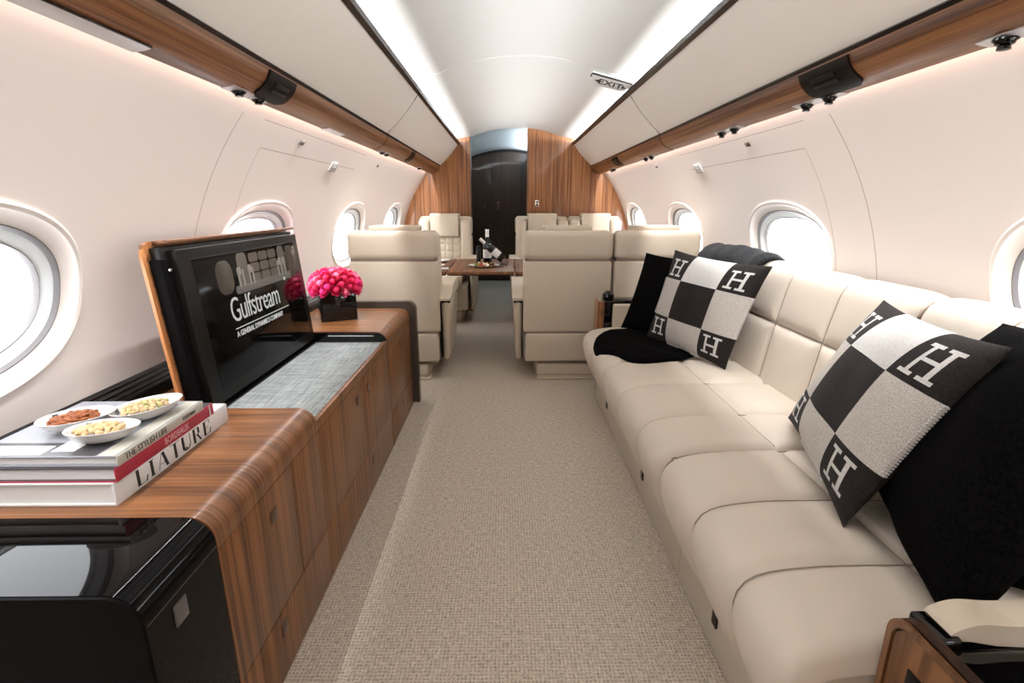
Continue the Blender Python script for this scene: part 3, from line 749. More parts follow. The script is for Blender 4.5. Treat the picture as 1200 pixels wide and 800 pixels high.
scatter(lobes[1], 40, [nut_proto('pistachio', pi_, (.0085, .0062, .0058), '', '', ''), nut_proto('pistachio', pi_, (.009, .006, .005), '', '', ''), nut_proto('pistachio', pg, (.008, .0055, .005), '', '', '')], 'pistachio', 'pale pistachio in the right rear lobe of the nut dish', 'pistachio', 'pistachios in the nut dish', 0.705)
scatter(lobes[2], 34, [nut_proto('cashew', ca, (.0115, .0050, .0055), '', '', '', 0.007)], 'cashew', 'pale cashew in the front lobe of the nut dish', 'cashew', 'cashews in the nut dish', 0.704)

# ------------------------------------------------------------------ vase with roses
VX, VY, VS = -0.985, 2.630, 0.088
rot = Matrix.Translation((VX, VY, CT)) @ Matrix.Rotation(math.radians(24), 4, 'Z')
va = thing('flower_vase', 'square black glass vase on the far end of the credenza', 'vase', (VX, VY, CT))
bm = bmesh.new(); addbox(bm, (-VS, VS, -VS, VS, 0.0005, 0.012), 0.002, 2); 
for b_ in ((-VS, -VS + .008, -VS, VS, .008, .150), (VS - .008, VS, -VS, VS, .008, .150), (-VS + .008, VS - .008, -VS, -VS + .008, .008, .150), (-VS + .008, VS - .008, VS - .008, VS, .008, .150)): addbox(bm, b_, 0.002, 2)
for v in bm.verts: v.co = rot @ v.co
bmfin('vase_body', bm, M['lacquer'], va)
bm = bmesh.new(); addbox(bm, (-VS + .009, VS - .009, -VS + .009, VS - .009, .02, .135))
for v in bm.verts: v.co = rot @ v.co
bmfin('foam', bm, mat('stem_green', (0.03, 0.08, 0.02), 0.8), va)
def rose_mesh(seed, m):
    R = random.Random(seed); bm = bmesh.new()
    bmesh.ops.create_uvsphere(bm, u_segments=10, v_segments=8, radius=0.62)
    for lay in range(4):
        n = 3 + lay; rr = 0.50 + 0.16 * lay; tilt = 0.15 + 0.22 * lay
        for k in range(n):
            a0 = 2 * PI * k / n + lay * 0.7 + R.uniform(-.2, .2); wd = 2 * PI / n * 0.72; P = []
            for j in range(6):
                vv_ = j / 5
                row = []
                for i in range(7):
                    u = (i / 6 - .5) * wd * math.sin(PI * (0.16 + 0.72 * vv_)) * 1.15
                    el = lerp(-1.05, 1.0 - tilt * .8, vv_); rad = rr * (1 + 0.12 * vv_ * lay * .5) + (0.10 if vv_ > .85 else 0)
                    row.append(bm.verts.new((rad * math.cos(el) * math.cos(a0 + u), rad * math.cos(el) * math.sin(a0 + u), rad * math.sin(el))))
                P.append(row)
            for j in range(5):
                for i in range(6): bm.faces.new((P[j][i], P[j][i + 1], P[j + 1][i + 1], P[j + 1][i]))
    me = bpy.data.meshes.new('rose'); bm.to_mesh(me); bm.free(); me.materials.append(m)
    me.polygons.foreach_set('use_smooth', [True] * len(me.polygons)); return me
rm = [cloth('rose_red_%s' % n, c0, c1, 40, 0.5, 0.1) for n, c0, c1 in (('deep', (0.60, 0.012, 0.06), (0.82, 0.04, 0.13)), ('pink', (0.85, 0.10, 0.24), (0.95, 0.26, 0.38)), ('magenta', (0.75, 0.02, 0.16), (0.90, 0.07, 0.28)))]
rms = [rose_mesh(k, rm[k % 3]) for k in range(6)]
n = 56; R = random.Random(3)
for i in range(n):
    ph = math.acos(1 - 1.28 * (i + .5) / n); th_ = i * 2.39996
    d = Vector((math.sin(ph) * math.cos(th_), math.sin(ph) * math.sin(th_), math.cos(ph)))
    ri = R.randrange(6); o = bpy.data.objects.new('rose', rms[ri]); C.objects.link(o)
    o.location = Vector((VX, VY, CT + 0.162)) + Vector((d.x * 0.122, d.y * 0.122, d.z * 0.082 + 0.006)) ; s_ = R.uniform(.023, .0285)
    o.scale = (s_,) * 3; o.rotation_euler = (Vector((0, 0, 1)).rotation_difference(d)).to_euler()
    rk = ('deep red', 'pale pink', 'magenta')[ri % 3]; tag(o, rk + ' rose in the black vase on the credenza', 'rose', rk + ' roses in the black vase')

# ------------------------------------------------------------------ sofa
sf = thing('sofa', 'long cream leather tufted sofa along the right wall', 'sofa', (0.8, 1.8, 0))
SY0, SYM, SY1 = 0.664, 1.380, 2.955
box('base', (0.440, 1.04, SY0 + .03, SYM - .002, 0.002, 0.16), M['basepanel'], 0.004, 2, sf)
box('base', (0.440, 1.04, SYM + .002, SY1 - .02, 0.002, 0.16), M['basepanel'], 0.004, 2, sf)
prof_s = spline([(0.455, 0.142), (0.432, 0.160), (0.390, 0.240), (0.358, 0.330), (0.362, 0.395), (0.405, 0.432), (0.50, 0.448), (0.62, 0.452), (0.80, 0.450), (0.985, 0.444)], 7)
def arclen(P):
    a = [0]
    for i in range(1, len(P)): a.append(a[-1] + (P[i] - P[i - 1]).length)
    return a
def prof_at(P, A_, s):
    s *= A_[-1]
    for i in range(len(P) - 1):
        if s <= A_[i + 1] or i == len(P) - 2:
            t_ = (s - A_[i]) / max(1e-9, A_[i + 1] - A_[i]); p = P[i].lerp(P[i + 1], t_); d = (P[i + 1] - P[i]).normalized(); return p, d
def cushion(name, P, ya, yb, cross, along, m, parent, puff=0.016, outward=1, ny=110, ns=70, curve=0.0, endr=0.03, sag=0.0):
    A_ = arclen(P); T = A_[-1]
    def fn(u, v):
        y = lerp(ya, yb, u); p, d = prof_at(P, A_, v); s = v * T
        nrm = Vector((-d.y, d.x)) * outward
        dist = min(y - ya, yb - y) * 0.8
        for c in cross:
            cc = c + curve * math.sin(PI * min(1, max(0, (s - 0.1) / (T - 0.1)))) ; dist = min(dist, abs(y - cc))
        for a in along: dist = min(dist, abs(s - a))
        dist = min(dist, (T - s) * 0.8 + .004)
        h = puff * (1 - math.exp(-dist / 0.014)) + puff * .35 * (1 - math.exp(-dist / 0.07)) - puff * .6
        e = min(y - ya, yb - y); er = endr * (1 - math.sqrt(max(0, 1 - (max(0, 1 - e / endr)) ** 2))) if e < endr else 0
        q = p + nrm * (h - er)
        return (q.x, y, q.y)
    o = grid(name, fn, ny, ns, m, parent)
    return o
def seams(name, P, ya, yb, cross, along, parent, curve=0.0, off=-0.006, outward=1, puff=.016):
    A_ = arclen(P); T = A_[-1]; k = 0
    for c in cross:
        pts = []
        for i in range(33):
            v = lerp(0.03, 0.99, i / 32); p, d = prof_at(P, A_, v); nrm = Vector((-d.y, d.x)) * outward; q = p + nrm * (off)
            s = v * T; cc = c + curve * math.sin(PI * min(1, max(0, (s - 0.1) / (T - 0.1)))); pts.append((q.x, cc, q.y))
        tube(name, pts, 0.0014, M['seam'], parent, 6)
    for a in along:
        p, d = prof_at(P, A_, a / T); nrm = Vector((-d.y, d.x)) * outward; q = p + nrm * off
        tube(name, [(q.x, lerp(ya + .02, yb - .02, i / 20), q.y) for i in range(21)], 0.0014, M['seam'], parent, 6)
AL = [0.30 + 0.34]
cr1 = [0.875, 1.110]; cr2 = [1.640, 1.960, 2.28, 2.62]
for (ya, yb, crs) in ((SY0, SYM - .001, cr1), (SYM + .001, SY1, cr2)):
    c_ = cushion('seat_cushion', prof_s, ya, yb, crs, AL, M['leather2'], sf, 0.019, 1, int((yb - ya) * 120), 80, 0.0)
    seams('seat_seam', prof_s, ya, yb, crs, AL, c_, 0.0, -0.0052)
tube('seat_seam', [(p.x + .010 * (p.y < .42), SYM, p.y - (.012 if p.x > .4 else .006)) for p in prof_s[16:]], 0.0035, M['seam'], sf, 6)
prof_b = spline([(0.955, 0.43), (0.975, 0.55), (1.000, 0.70), (1.028, 0.83), (1.045, 0.875), (1.075, 0.898), (1.115, 0.900), (1.150, 0.885), (1.165, 0.84)], 7)
for (ya, yb, crs) in ((0.40, SYM - .001, [0.66, 0.90, 1.13]), (SYM + .001, SY1, [1.72, 2.04, 2.36, 2.66])):
    A_ = arclen(prof_b)
    c_ = cushion('backrest', prof_b, ya, yb, crs, [0.255], M['leather2'], sf, 0.019, 1, int((yb - ya) * 120), 70, 0.0)
    seams('back_seam', prof_b, ya, yb, crs, [0.255], c_, 0.0, -0.0056)
tube('back_seam', [(p.x + (.014 if p.y < .85 else .004), SYM, p.y - (.012 if p.y > .85 else 0)) for p in prof_b[:-14]], 0.004, M['seam'], sf, 6)
# closed bodies inside the cushions so that the ends are solid
def endcap(P, y, extra): return [(p.x, p.y) for p in P] + extra
extrude('seat_core', [(p.x + .012, p.y - .012) for p in prof_s] + [(1.10, .43), (1.07, .15), (.46, .15)], SY0 + .012, SY1 - .012, M['leather2'], 'y', sf)
extrude('back_core', [(p.x + .014, min(p.y, .884)) for p in prof_b[:-12]] + [(1.125, .884), (1.15, .86), (1.15, .30), (.97, .30)], 0.42, SY1 - .012, M['leather2'], 'y', sf)
for y, z in ((2.59, .085), (1.84, .085), (1.10, .085)):
    box('base_latch', (0.4345, 0.4415, y - .014, y + .014, z, z + .048), M['black'], 0.001, 1, sf)

# far arm of the sofa
fa = thing('sofa_arm', 'slim wood and black arm at the far end of the sofa', 'armrest', (0.55, 2.99, 0), 'sofa arms')
box('wood_end', (0.435, 0.447, 2.955, 3.10, 0.20, 0.600), M['wood_x'], 0.003, 2, fa)
box('wood_face', (0.436, 0.476, 2.955, 2.966, 0.20, 0.600), M['wood_x'], 0.003, 2, fa)
box('black_body', (0.4765, 1.12, 2.96, 3.10, 0.20, 0.606), M['lacquer'], 0.006, 3, fa)
box('black_body', (0.470, 0.515, 2.945, 2.962, 0.20, 0.604), M['lacquer'], 0.004, 3, fa)
box('leather_pad', (0.520, 1.10, 2.925, 2.962, 0.40, 0.590), M['leather'], 0.012, 4, fa)
box('latch', (0.452, 0.462, 2.952, 2.956, 0.52, 0.555), M['bronze'], 0.001, 1, fa)
lathe('reading_lamp', [(0.030, 0), (0.030, .010), (.036, .018), (.034, .034), (.012, .052), (.004, .055)], M['lacquer'], fa, 20, Matrix.Translation((0.50, 3.0, 0.606)))
# near arm
na = thing('sofa_arm', 'wood-fronted arm with cream pad in the lower right corner', 'armrest', (0.7, 0.5, 0), 'sofa arms')
def rprof(y0, y1, z0, z1, r):
    p = [(y0, z0), (y0, z1)]
    for i in range(9): a = PI / 2 - PI / 2 * i / 8; p.append((y1 - r + r * math.cos(a), z1 - r + r * math.sin(a)))
    p.append((y1, z0)); return p
AX = 0.503
extrude('wood_frame', rprof(0.20, 0.662, 0.02, 0.540, 0.035), AX, AX + 0.022, M['darkwood'], 'x', na)
wf = wood('arm_veneer', (1.2, 30, 1.2), 0.55, 0.35)
extrude('wood_face', rprof(0.20, 0.648, 0.02, 0.526, 0.028), AX - 0.003, AX + 0.002, wf, 'x', na)
M['arm_edge'] = wood('arm_edge', (30, 30, 2), 0.38, 0.3)
fr_o = rprof(0.20, 0.662, 0.02, 0.540, 0.035)[1:]; fr_i = rprof(0.20, 0.651, 0.02, 0.529, 0.030)[1:]
extrude('face_border', fr_o + list(reversed(fr_i)), AX - 0.006, AX + 0.003, M['arm_edge'], 'x', na)
extrude('black_body', rprof(0.18, 0.607, 0.02, 0.524, 0.02), AX + .022, 1.10, M['lacquer'], 'x', na)
box('latch', (AX - .0055, AX - .001, 0.575, 0.612, 0.435, 0.475), M['black'], 0.001, 2, na)
box('black_cap', (AX + .022, 0.562, 0.600, 0.6615, 0.40, 0.537), M['lacquer'], 0.006, 3, na)
box('black_cap', (0.55, 1.09, 0.600, 0.6615, 0.40, 0.5145), M['lacquer'], 0.002, 2, na)
# cream pad with an S-curved tip
top_ = spline([(0.545, 0.530), (0.556, 0.545), (0.590, 0.556), (0.640, 0.553), (0.70, 0.553), (1.14, 0.555)], 6)
low_ = [(1.14, 0.515), (0.66, 0.515), (0.62, 0.518), (0.58, 0.526), (0.555, 0.527)]
pad = extrude('arm_pad', [(p.x, p.y) for p in top_] + low_, 0.609, 0.661, M['leather'], 'y', na)
bv = pad.modifiers.new('bevel', 'BEVEL'); bv.width = 0.005; bv.segments = 3; bv.limit_method = 'ANGLE'; bv.angle_limit = 0.9

for t_, nm in ((fa, 'far'), (na, 'near')):
    main = next(c for c in t_.children if c.name.startswith('black_body'))
    kids = [c for c in t_.children if c is not main]
    main.name = 'arm'; adopt(main, sf)
    for c in kids: c.matrix_parent_inverse = Matrix.Identity(4); c.parent = main
    bpy.data.objects.remove(t_)

# ------------------------------------------------------------------ pillows and throws
def pillow(name, label, BL, BR, TR, TL, thick, mats, pattern=None, group='sofa pillows', n=96, stitch=False, pinch=0.07):
    BL, BR, TR, TL = map(Vector, (BL, BR, TR, TL))
    cen = (BL + BR + TR + TL) / 4; nrm = ((BR + TR) / 2 - (BL + TL) / 2).cross((TL + TR) / 2 - (BL + BR) / 2).normalized()
    ex_ = ((BR + TR) / 2 - (BL + TL) / 2); ey_ = ((TL + TR) / 2 - (BL + BR) / 2)
    t = thing(name, label, 'pillow', tuple((BL + BR) / 2), group)
    def base(u, v):
        # edges bow inwards between the corners
        uu = u * 2 - 1; vv_ = v * 2 - 1
        pu = 1 - pinch * (1 - vv_ * vv_) * abs(uu) ** 2; pv = 1 - pinch * (1 - uu * uu) * abs(vv_) ** 2
        u2 = (uu * pu + 1) / 2; v2 = (vv_ * pv + 1) / 2
        return BL * (1 - u2) * (1 - v2) + BR * u2 * (1 - v2) + TR * u2 * v2 + TL * (1 - u2) * v2
    def side(sg):
        def fn(u, v):
            uu = abs(u * 2 - 1); vv_ = abs(v * 2 - 1)
            h = thick * ((1 - uu ** 2.6) ** 0.62) * ((1 - vv_ ** 2.6) ** 0.62)
            wr = 0.0022 * math.sin(u * 13 + v * 7) * (1 - uu) * 2
            return base(u, v) + nrm * sg * (h + wr * (h > .01))
        return fn
    grid('front_face', side(1), n, n, mats, t, pattern)
    grid('back_face', side(-1), n // 2, n // 2, mats[:1], t)
    if stitch:
        def ladder(edge, a, b_, cnt):
            bm = bmesh.new()
            for i in range(cnt):
                q = lerp(a, b_, (i + .5) / cnt)
                u, v = {'R': (0.992, q), 'L': (0.008, q), 'T': (q, 0.992), 'B': (q, .008)}[edge]
                p = base(u, v); q2 = 0.0
                e1 = ex_.normalized() if edge in 'RL' else ey_.normalized(); e2 = ey_.normalized() if edge in 'RL' else ex_.normalized()
                mt_ = frame_m(p + nrm * 0.0, e1, e2)
                addbox(bm, (-.011, .004, -.0026, .0026, -.006, .0095), 0.0015, 2, None, mt_)
            return bmfin('blanket_stitch', bm, M['knitwhite'], t)
        ladder('R', .30, .70, 26); ladder('T', .30, .70, 26); ladder('L', .30, .70, 26); ladder('B', .30, .70, 26)
    return t
def checker(flip=False):
    A1, A2 = 0.30, 0.70
    def cell(u): return 0 if u < A1 else (1 if u < A2 else 2)
    def inH(a, b_):
        # serif letter in a unit cell
        if not (0.14 < b_ < 0.86 and 0.12 < a < 0.88): return False
        for c in (0.30, 0.70):
            if abs(a - c) < 0.048: return True
            if abs(a - c) < 0.15 and (b_ < 0.215 or b_ > 0.785): return True
        return abs(b_ - 0.5) < 0.042 and 0.3 < a < 0.7
    def f(u, v):
        i, j = cell(u), cell(v)
        if (i + j) % 2 == 0 and not (i == 1 and j == 1):
            a = (u - (0.045 if i == 0 else A2)) / 0.255; b_ = (v - (0.045 if j == 0 else A2)) / 0.255
            return 2 if inH(a, b_) else 0
        if i == 1 and j == 1: return 0
        return 1 if (v < .7) else 2
    return f
pm = [M['knitdark'], M['knitlight'], M['knitwhite']]
pillow('throw_pillow', 'black and white checked knit pillow with letters at the far end of the sofa', (0.630, 2.60, 0.478), (0.838, 2.090, 0.462), (0.950, 2.02, 0.915), (0.752, 2.62, 0.930), 0.060, pm, checker(), n=150, stitch=True)
pillow('throw_pillow', 'black and white checked knit pillow, the one nearer the camera', (0.815, 1.545, 0.478), (0.635, 0.975, 0.462), (0.795, 0.865, 0.905), (0.945, 1.395, 0.895), 0.066, pm, checker(), n=150, stitch=True)
pillow('throw_pillow', 'plain black pillow behind the far checked pillow', (0.545, 2.83, 0.475), (0.80, 2.42, 0.480), (0.885, 2.42, 0.900), (0.655, 2.80, 0.900), 0.042, [M['blackcloth']], n=50)
pillow('throw_pillow', 'large plain black pillow at the right edge of the picture', (0.845, 1.180, 0.470), (0.625, 0.672, 0.462), (0.80, 0.655, 0.940), (0.96, 1.06, 0.905), 0.085, [M['blackcloth']], n=60, pinch=0.0)
pillow('throw_blanket', 'black throw bunched between the large black pillow and the near arm', (0.690, 0.860, 0.475), (0.960, 0.690, 0.475), (1.020, 0.690, 0.830), (0.800, 0.800, 0.800), 0.035, [M['blackcloth']], n=50, pinch=0.0)['category'] = 'blanket'
# folded throw on the seat
fo = [(0.352, 2.53), (0.385, 2.70), (0.52, 2.80), (0.80, 2.74), (0.86, 2.45), (0.74, 2.27), (0.56, 2.19), (0.47, 2.215), (0.43, 2.33), (0.375, 2.44)]
def smooth_poly(P, n=4):
    out = []; m_ = len(P)
    for i in range(m_):
        a, b_, c, d = [Vector(P[(i + k) % m_]) for k in (-1, 0, 1, 2)]
        for k in range(n):
            t_ = k / n; out.append(0.5 * ((2 * b_) + (c - a) * t_ + (2 * a - 5 * b_ + 4 * c - d) * t_ * t_ + (3 * b_ - a - 3 * c + d) * t_ ** 3))
    return out
def seatz(x):
    best = min((p for p in prof_s[28:]), key=lambda p: abs(p.x - x)); return best.y
def slab(name, P, z_of, th, m, label=None, parent=None):
    S = smooth_poly(P); n = len(S); c = sum(S, Vector((0, 0))) / n; V = []; Fc = []
    rings = [(1.0, 0.15), (1.015, 0.5), (1.0, 0.85), (0.96, 1.0), (0.75, 1.05), (0.5, 1.0), (0.25, 1.08), (0.02, 1.02)]
    for f, h in rings:
        for i, p in enumerate(S):
            q = c + (p - c) * f; wr = 0.004 * math.sin(q.x * 40 + q.y * 23) * (f < .97)
            V.append((q.x, q.y, z_of(q.x) + h * th + wr))
    for k in range(len(rings) - 1):
        for i in range(n): Fc.append((k * n + i, k * n + (i + 1) % n, (k + 1) * n + (i + 1) % n, (k + 1) * n + i))
    Fc.append(tuple(range(n))); Fc.append(tuple((len(rings) - 1) * n + i for i in range(n)))
    return obj(name, V, Fc, m, parent)
th_ = slab('throw_blanket', fo, lambda x: seatz(x) + 0.004, 0.026, M['blackcloth'])
tag(th_, 'black folded throw lying flat on the far end of the sofa seat', 'blanket')
# throw draped over the top of the back at the far corner
dp = spline([(0.930, 0.62), (0.965, 0.76), (0.985, 0.86), (1.010, 0.908), (1.055, 0.932), (1.105, 0.934), (1.145, 0.912)], 5)
def dfn(u, v):
    p, d = prof_at(dp, arclen(dp), v); y = lerp(2.26, 2.97, u)
    e = min(u, 1 - u); wr = 0.006 * math.sin(u * 9 + v * 4) + 0.002 * math.sin(u * 31 - v * 9) + 0.004
    k = -0.018 * max(0, 1 - e / 0.06)
    nn_ = Vector((-d.y, d.x)); q = p + nn_ * (wr + k)
    return (q.x, y, q.y)
dr_ = grid('throw_blanket', dfn, 60, 34, M['greycloth'])
sm = dr_.modifiers.new('thick', 'SOLIDIFY'); sm.thickness = 0.014; sm.offset = 0
tag(dr_, 'dark grey throw draped over the far corner of the sofa back', 'blanket')

# ------------------------------------------------------------------ club seats
def quilt(name, ox, oz0, ox1, oz1, y, m, parent, cols, rows, puff=0.014, vertical=True, dirn=1):
    def fn(u, v):
        x = lerp(ox, ox1, u); z = lerp(oz0, oz1, v)
        a = (u * cols) % 1; b_ = (v * rows) % 1
        if u in (0, 1): a = 0
        if v in (0, 1): b_ = 0
        da = min(a, 1 - a) * (ox1 - ox) / cols; db = min(b_, 1 - b_) * (oz1 - oz0) / rows
        h = puff * (1 - math.exp(-min(da, db) / 0.008))
        return (x, y(v) + h * dirn, z) if vertical else (x, z, y(v) + h)
    return grid(name, fn, cols * 12, rows * 12, m, parent)
def make_seat(armside):
    t = thing('club_seat', 'x', 'seat', (0, 0, 0), 'cream leather club seats')
    Lm = M['leather']; w = 0.286
    bm = bmesh.new(); addbox(bm, (-0.19, 0.19, 0.02, 0.50, 0.001, 0.105), 0.012, 3); addbox(bm, (-0.21, 0.21, 0.0, 0.52, 0.001, 0.012), 0.003, 2)
    bmfin('plinth', bm, Lm, t)
    box('plinth_seam', (-0.195, 0.195, 0.016, 0.019, 0.03, 0.034), M['seam'], 0, 1, t)
    tp = lambda c: Vector((c.x * (0.985 if c.z < .2 else 1), c.y, c.z))
    box('lower_shell', (-0.273, w, 0.004, 0.13, 0.125, 0.325) if armside < 0 else (-w, 0.273, 0.004, 0.13, 0.125, 0.325), Lm, 0.018, 4, t)
    box('seat_box', (-0.262, 0.262, 0.10, 0.60, 0.13, 0.36), Lm, 0.02, 4, t)
    box('back_shell', (-w, w, 0.002, 0.125, 0.332, 0.80), Lm, 0.016, 4, t)
    box('back_gap', (-w + .012, w - .012, 0.012, 0.11, 0.30, 0.86), M['seam'], 0.004, 2, t)
    box('upper_back', (-w - .004, w + .004, -0.010, 0.135, 0.808, 0.992), Lm, 0.042, 6, t)
    # bolsters, quilt and headrest on the front
    for sg in (-1, 1):
        box('bolster', (sg * 0.225 - .058, sg * 0.225 + .058, 0.10, 0.235, 0.44, 0.965), Lm, 0.036, 5, t)
    quilt('back_quilt', -0.168, 0.44, 0.168, 0.80, lambda v: 0.185 - 0.02 * v, Lm, t, 4, 5)
    box('back_pad', (-0.170, 0.170, 0.10, 0.158, 0.43, 0.94), Lm, 0.01, 2, t)
    hr = box('headrest', (-0.158, 0.158, 0.055, 0.228, 0.985, 1.020), Lm, 0.012, 4, t)
    box('headrest', (-0.150, 0.150, 0.165, 0.232, 0.800, 1.015), Lm, 0.016, 4, t)
    quilt('seat_cushion', -0.20, 0.16, 0.20, 0.615, lambda v: 0.440, Lm, t, 4, 5, 0.016, False)
    box('cushion_body', (-0.205, 0.205, 0.14, 0.625, 0.34, 0.442), Lm, 0.02, 4, t)
    for sg in (-1, 1):
        if sg == armside:
            # outer side panel bulging towards the aisle, tapering at the foot
            def tpr(c):
                k = 1 if c.z > .3 else 0.0
                x = c.x + (0 if k else -sg * 0.018 * (abs(c.x) > .32)); y = c.y + (0 if k else (0.03 if c.y < .2 else -0.05)); return Vector((x, y, c.z))
            b_ = (0.290, 0.352) if sg > 0 else (-0.352, -0.290)
            sp_ = box('arm_panel', (b_[0], b_[1], 0.045, 0.60, 0.120, 0.535), Lm, 0.022, 5, t, tpr)
            pts = spline([(0.02, 0.560), (0.10, 0.572), (0.22, 0.618), (0.40, 0.632), (0.56, 0.628), (0.62, 0.605), (0.63, 0.575)], 5)
            pr = [(p.x, p.y) for p in pts] + [(0.60, 0.545), (0.30, 0.545), (0.10, 0.543), (0.02, 0.540)]
            ap = extrude('arm_pad', pr, b_[0] - (0.035 if sg > 0 else 0.006), b_[1] + (0.006 if sg > 0 else 0.035), Lm, 'x', t)
            bv = ap.modifiers.new('bevel', 'BEVEL'); bv.width = 0.012; bv.segments = 3; bv.limit_method = 'ANGLE'; bv.angle_limit = 0.8
            box('arm_gap', (b_[0] + .004, b_[1] - .004, 0.05, 0.59, 0.52, 0.55), M['matte'], 0.002, 1, t)
            box('arm_gap', ((b_[0] - .004, b_[0] + .002) if sg > 0 else (b_[1] - .002, b_[1] + .004)) + (0.03, 0.56, 0.15, 0.53), M['matte'], 0.001, 1, t)
        else:
            box('arm_rest', (sg * 0.246 - .034, sg * 0.246 + .034, 0.20, 0.60, 0.34, 0.590), Lm, 0.022, 4, t)
    return t
pA, pB, pC = make_seat(1), make_seat(-1), make_seat(0)
def place(proto, used, x, y, rz, label, scale=(1, 1, 1)):
    o = copy_tree(proto) if used else proto
    o.location = (x, y, 0); o.rotation_euler = (0, 0, rz); o.scale = scale; o['label'] = label; return o
place(pA, False, -0.828, 3.30, 0, 'cream leather club seat seen from behind, left of the aisle behind the roses')
place(pB, False, 0.292, 3.30, 0, 'cream leather club seat seen from behind, right beside the aisle')
place(pC, False, 0.866, 3.30, 0, 'cream leather club seat seen from behind, by the right wall beyond the sofa', (0.955, 1, 1))
sF = (0.95, 1, 1.045)
place(pB, True, -0.735, 5.60, PI, 'cream leather club seat facing the camera, left of the dark door', sF)
place(pA, True, 0.265, 5.60, PI, 'cream leather club seat facing the camera, just right of the dark door', sF)
place(pC, True, 0.815, 5.60, PI, 'cream leather club seat facing the camera, at the right wall by the bulkhead', sF)

# ------------------------------------------------------------------ tables
TZ = 0.665
def table(name, xa, xb, label, ped, grp='walnut tables'):
    t = thing(name, label, 'table', ((xa + xb) / 2, 4.3, 0), grp)
    box('tabletop', (xa, xb, 3.86, 4.80, TZ - .026, TZ), M['wood_l'], 0.006, 3, t)
    box('table_edge', (xa + .001, xb - .001, 3.858, 4.802, TZ - .030, TZ - .022), M['rail'], 0.002, 2, t)
    if ped: box('pedestal', (ped[0], ped[1], 4.15, 4.50, 0.0, TZ - .03), M['darkwood'], 0.01, 3, t)
    else: boxes('bracket', [(xa + .01, xb - .01, 4.0, 4.05, TZ - .05, TZ - .028), (xa + .01, xb - .01, 4.6, 4.65, TZ - .05, TZ - .028)], M['rail'], 0.003, 2, t)
    return t
table('side_table', -1.18, -0.560, 'walnut table at the left windows between the club seats', (-1.03, -0.90))
table('table_leaf', -0.552, -0.045, 'walnut table leaf bridging the aisle with bottles on it', None)
table('side_table', -0.037, 1.18, 'walnut table between the two pairs of club seats on the right', (0.90, 1.03))
# serving plate
def plate(x, y, r, label, mm3, grp=None):
    t = lathe('plate', [(r * .55, 0), (r * .7, .004), (r, .014), (r * 1.01, .016), (r * .97, .016), (r * .7, .008), (0.002, .006)], mm3, None, 32, Matrix.Translation((x, y, TZ + .0005)))
    return tag(t, label, 'plate', grp)
M['silver'] = mat('silver', (0.85, 0.84, 0.82), 0.4, metal=0.6)
plate(-0.285, 4.18, 0.125, 'round silver serving plate with snacks on the table leaf', M['silver'])
plate(-0.70, 4.18, 0.10, 'white plate on the left walnut table', M['white']); plate(-0.70, 4.55, 0.10, 'white plate farther back on the left walnut table', M['white'])
sn = [cloth('snack_green', (0.12, 0.16, 0.03), (0.35, 0.36, 0.12), 60), cloth('snack_brown', (0.10, 0.035, 0.015), (0.25, 0.10, 0.05), 60), cloth('snack_cream', (0.65, 0.55, 0.42), (0.8, 0.72, 0.6), 60), cloth('snack_red', (0.35, 0.05, 0.03), (0.5, 0.12, 0.06), 60)]
R = random.Random(5)
for i in range(16):
    a = i * 2.4; rr = 0.075 * math.sqrt((i + .5) / 16); bm = bmesh.new(); bmesh.ops.create_icosphere(bm, subdivisions=2, radius=1)
    for v in bm.verts: v.co = Vector((v.co.x * .017, v.co.y * .014, v.co.z * .012)) * (1 + .12 * math.sin(v.co.x * 5 + i))
    me = bpy.data.meshes.new('snack'); bm.to_mesh(me); bm.free(); me.materials.append(sn[i % 4]); me.polygons.foreach_set('use_smooth', [True] * len(me.polygons))
    o = bpy.data.objects.new('snack', me); C.objects.link(o); o.location = (-0.285 + rr * 1.1 * math.cos(a), 4.18 + rr * 1.1 * math.sin(a), TZ + .0185 + R.uniform(0, .003)); o.rotation_euler = (0, 0, a)
    rk = ('green', 'brown', 'cream', 'red')[i % 4]; tag(o, rk + ' bite-sized snack on the round silver plate', 'snack', rk + ' snacks on the silver plate')
bprof = [(0.036, 0), (0.038, .004), (0.038, .165), (0.034, .188), (0.018, .215), (0.0145, .235), (0.014, .285), (.0155, .287), (.0155, .300), (.006, .301)]
def bottle(label, mtx, sc_=1.0, foil=M['silver'], lab=M['white'], gm=None):
    t = thing('bottle', label, 'bottle', tuple(mtx.translation), 'bottles on the table leaf')
    P = [(r_ * sc_, z * sc_) for r_, z in bprof]
    b = lathe('bottle_glass', P, gm or M['lacquer'], t, 24, mtx)
    lathe('paper_label', [(.0386 * sc_, .050 * sc_), (.0386 * sc_, .125 * sc_)], lab, t, 24, mtx)
    lathe('neck_foil', [(.0152 * sc_, .235 * sc_), (.0150 * sc_, .284 * sc_), (.0163 * sc_, .287 * sc_), (.0163 * sc_, .300 * sc_)], foil, t, 20, mtx)
    return t
bottle('upright dark bottle with silver neck standing behind the snacks', Matrix.Translation((-0.265, 4.42, TZ + .001)), 0.95)
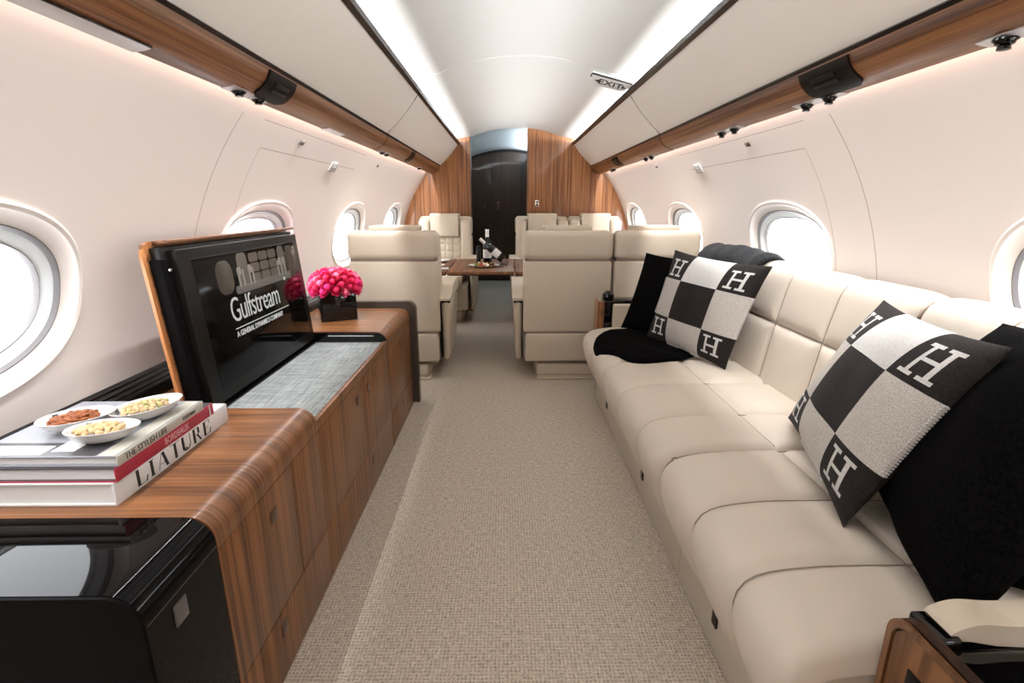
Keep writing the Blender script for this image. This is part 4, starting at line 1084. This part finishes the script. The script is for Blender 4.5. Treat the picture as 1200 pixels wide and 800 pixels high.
tag(lathe('pepper_mill', [(.018, 0), (.019, .01), (.017, .05), (.019, .09), (.017, .14), (.018, .155), (.008, .158)], M['black'], None, 20, Matrix.Translation((-0.335, 4.30, TZ + .001))), 'short black cylinder standing left of the bottles', 'canister')
# reclining bottle in a cradle
a0 = Vector((-0.13, 4.30, TZ + .047)); dirv = Vector((-0.72, 0.10, 0.62)).normalized()
mtb = frame_m(a0, dirv.orthogonal(), dirv.cross(dirv.orthogonal()))
bottle('dark wine bottle leaning in a cradle with a white label', mtb, 0.85)
cd = thing('bottle_cradle', 'black wire cradle holding the leaning wine bottle', 'bottle holder', (-0.19, 4.30, TZ))
for dy in (-.036, .036):
    tube('cradle_rail', [(-0.10, 4.30 + dy, TZ + .006), (-0.09, 4.30 + dy, TZ + .04), (-0.13, 4.30 + dy, TZ + .012), (-0.22, 4.30 + dy, TZ + .075), (-0.25, 4.30 + dy, TZ + .006)], 0.003, M['black'], cd)
tube('cradle_base', [(-0.10, 4.264, TZ + .005), (-0.10, 4.336, TZ + .005), (-0.25, 4.336, TZ + .005), (-0.25, 4.264, TZ + .005), (-0.10, 4.264, TZ + .005)], 0.003, M['black'], cd)
# wine glasses on the left table
def glass(x, y, label):
    gm = mat('clear_glass', (1, 1, 1), 0.02); b_ = gm.node_tree.nodes['Principled BSDF']; b_.inputs['Transmission Weight'].default_value = 1; b_.inputs['IOR'].default_value = 1.3
    o = lathe('wine_glass', [(.030, 0), (.028, .002), (.004, .006), (.0035, .075), (.010, .082), (.028, .100), (.034, .125), (.028, .155), (.0265, .155), (.0325, .125), (.0265, .101), (.002, .085)], gm, None, 20, Matrix.Translation((x, y, TZ + .001)))
    return tag(o, label, 'glass', 'wine glasses on the tables')
bm = bmesh.new(); addbox(bm, (-.10, .10, -.05, .05, 0, .008), .003, 2)
for v in bm.verts: v.co = Matrix.Translation((-0.60, 4.02, TZ + .001)) @ Matrix.Rotation(.2, 4, 'Z') @ Vector((v.co.x * .45, v.co.y, v.co.z))
nk = bmfin('napkin', bm, M['white']); tag(nk, 'folded white napkin at the aisle end of the left walnut table', 'napkin')
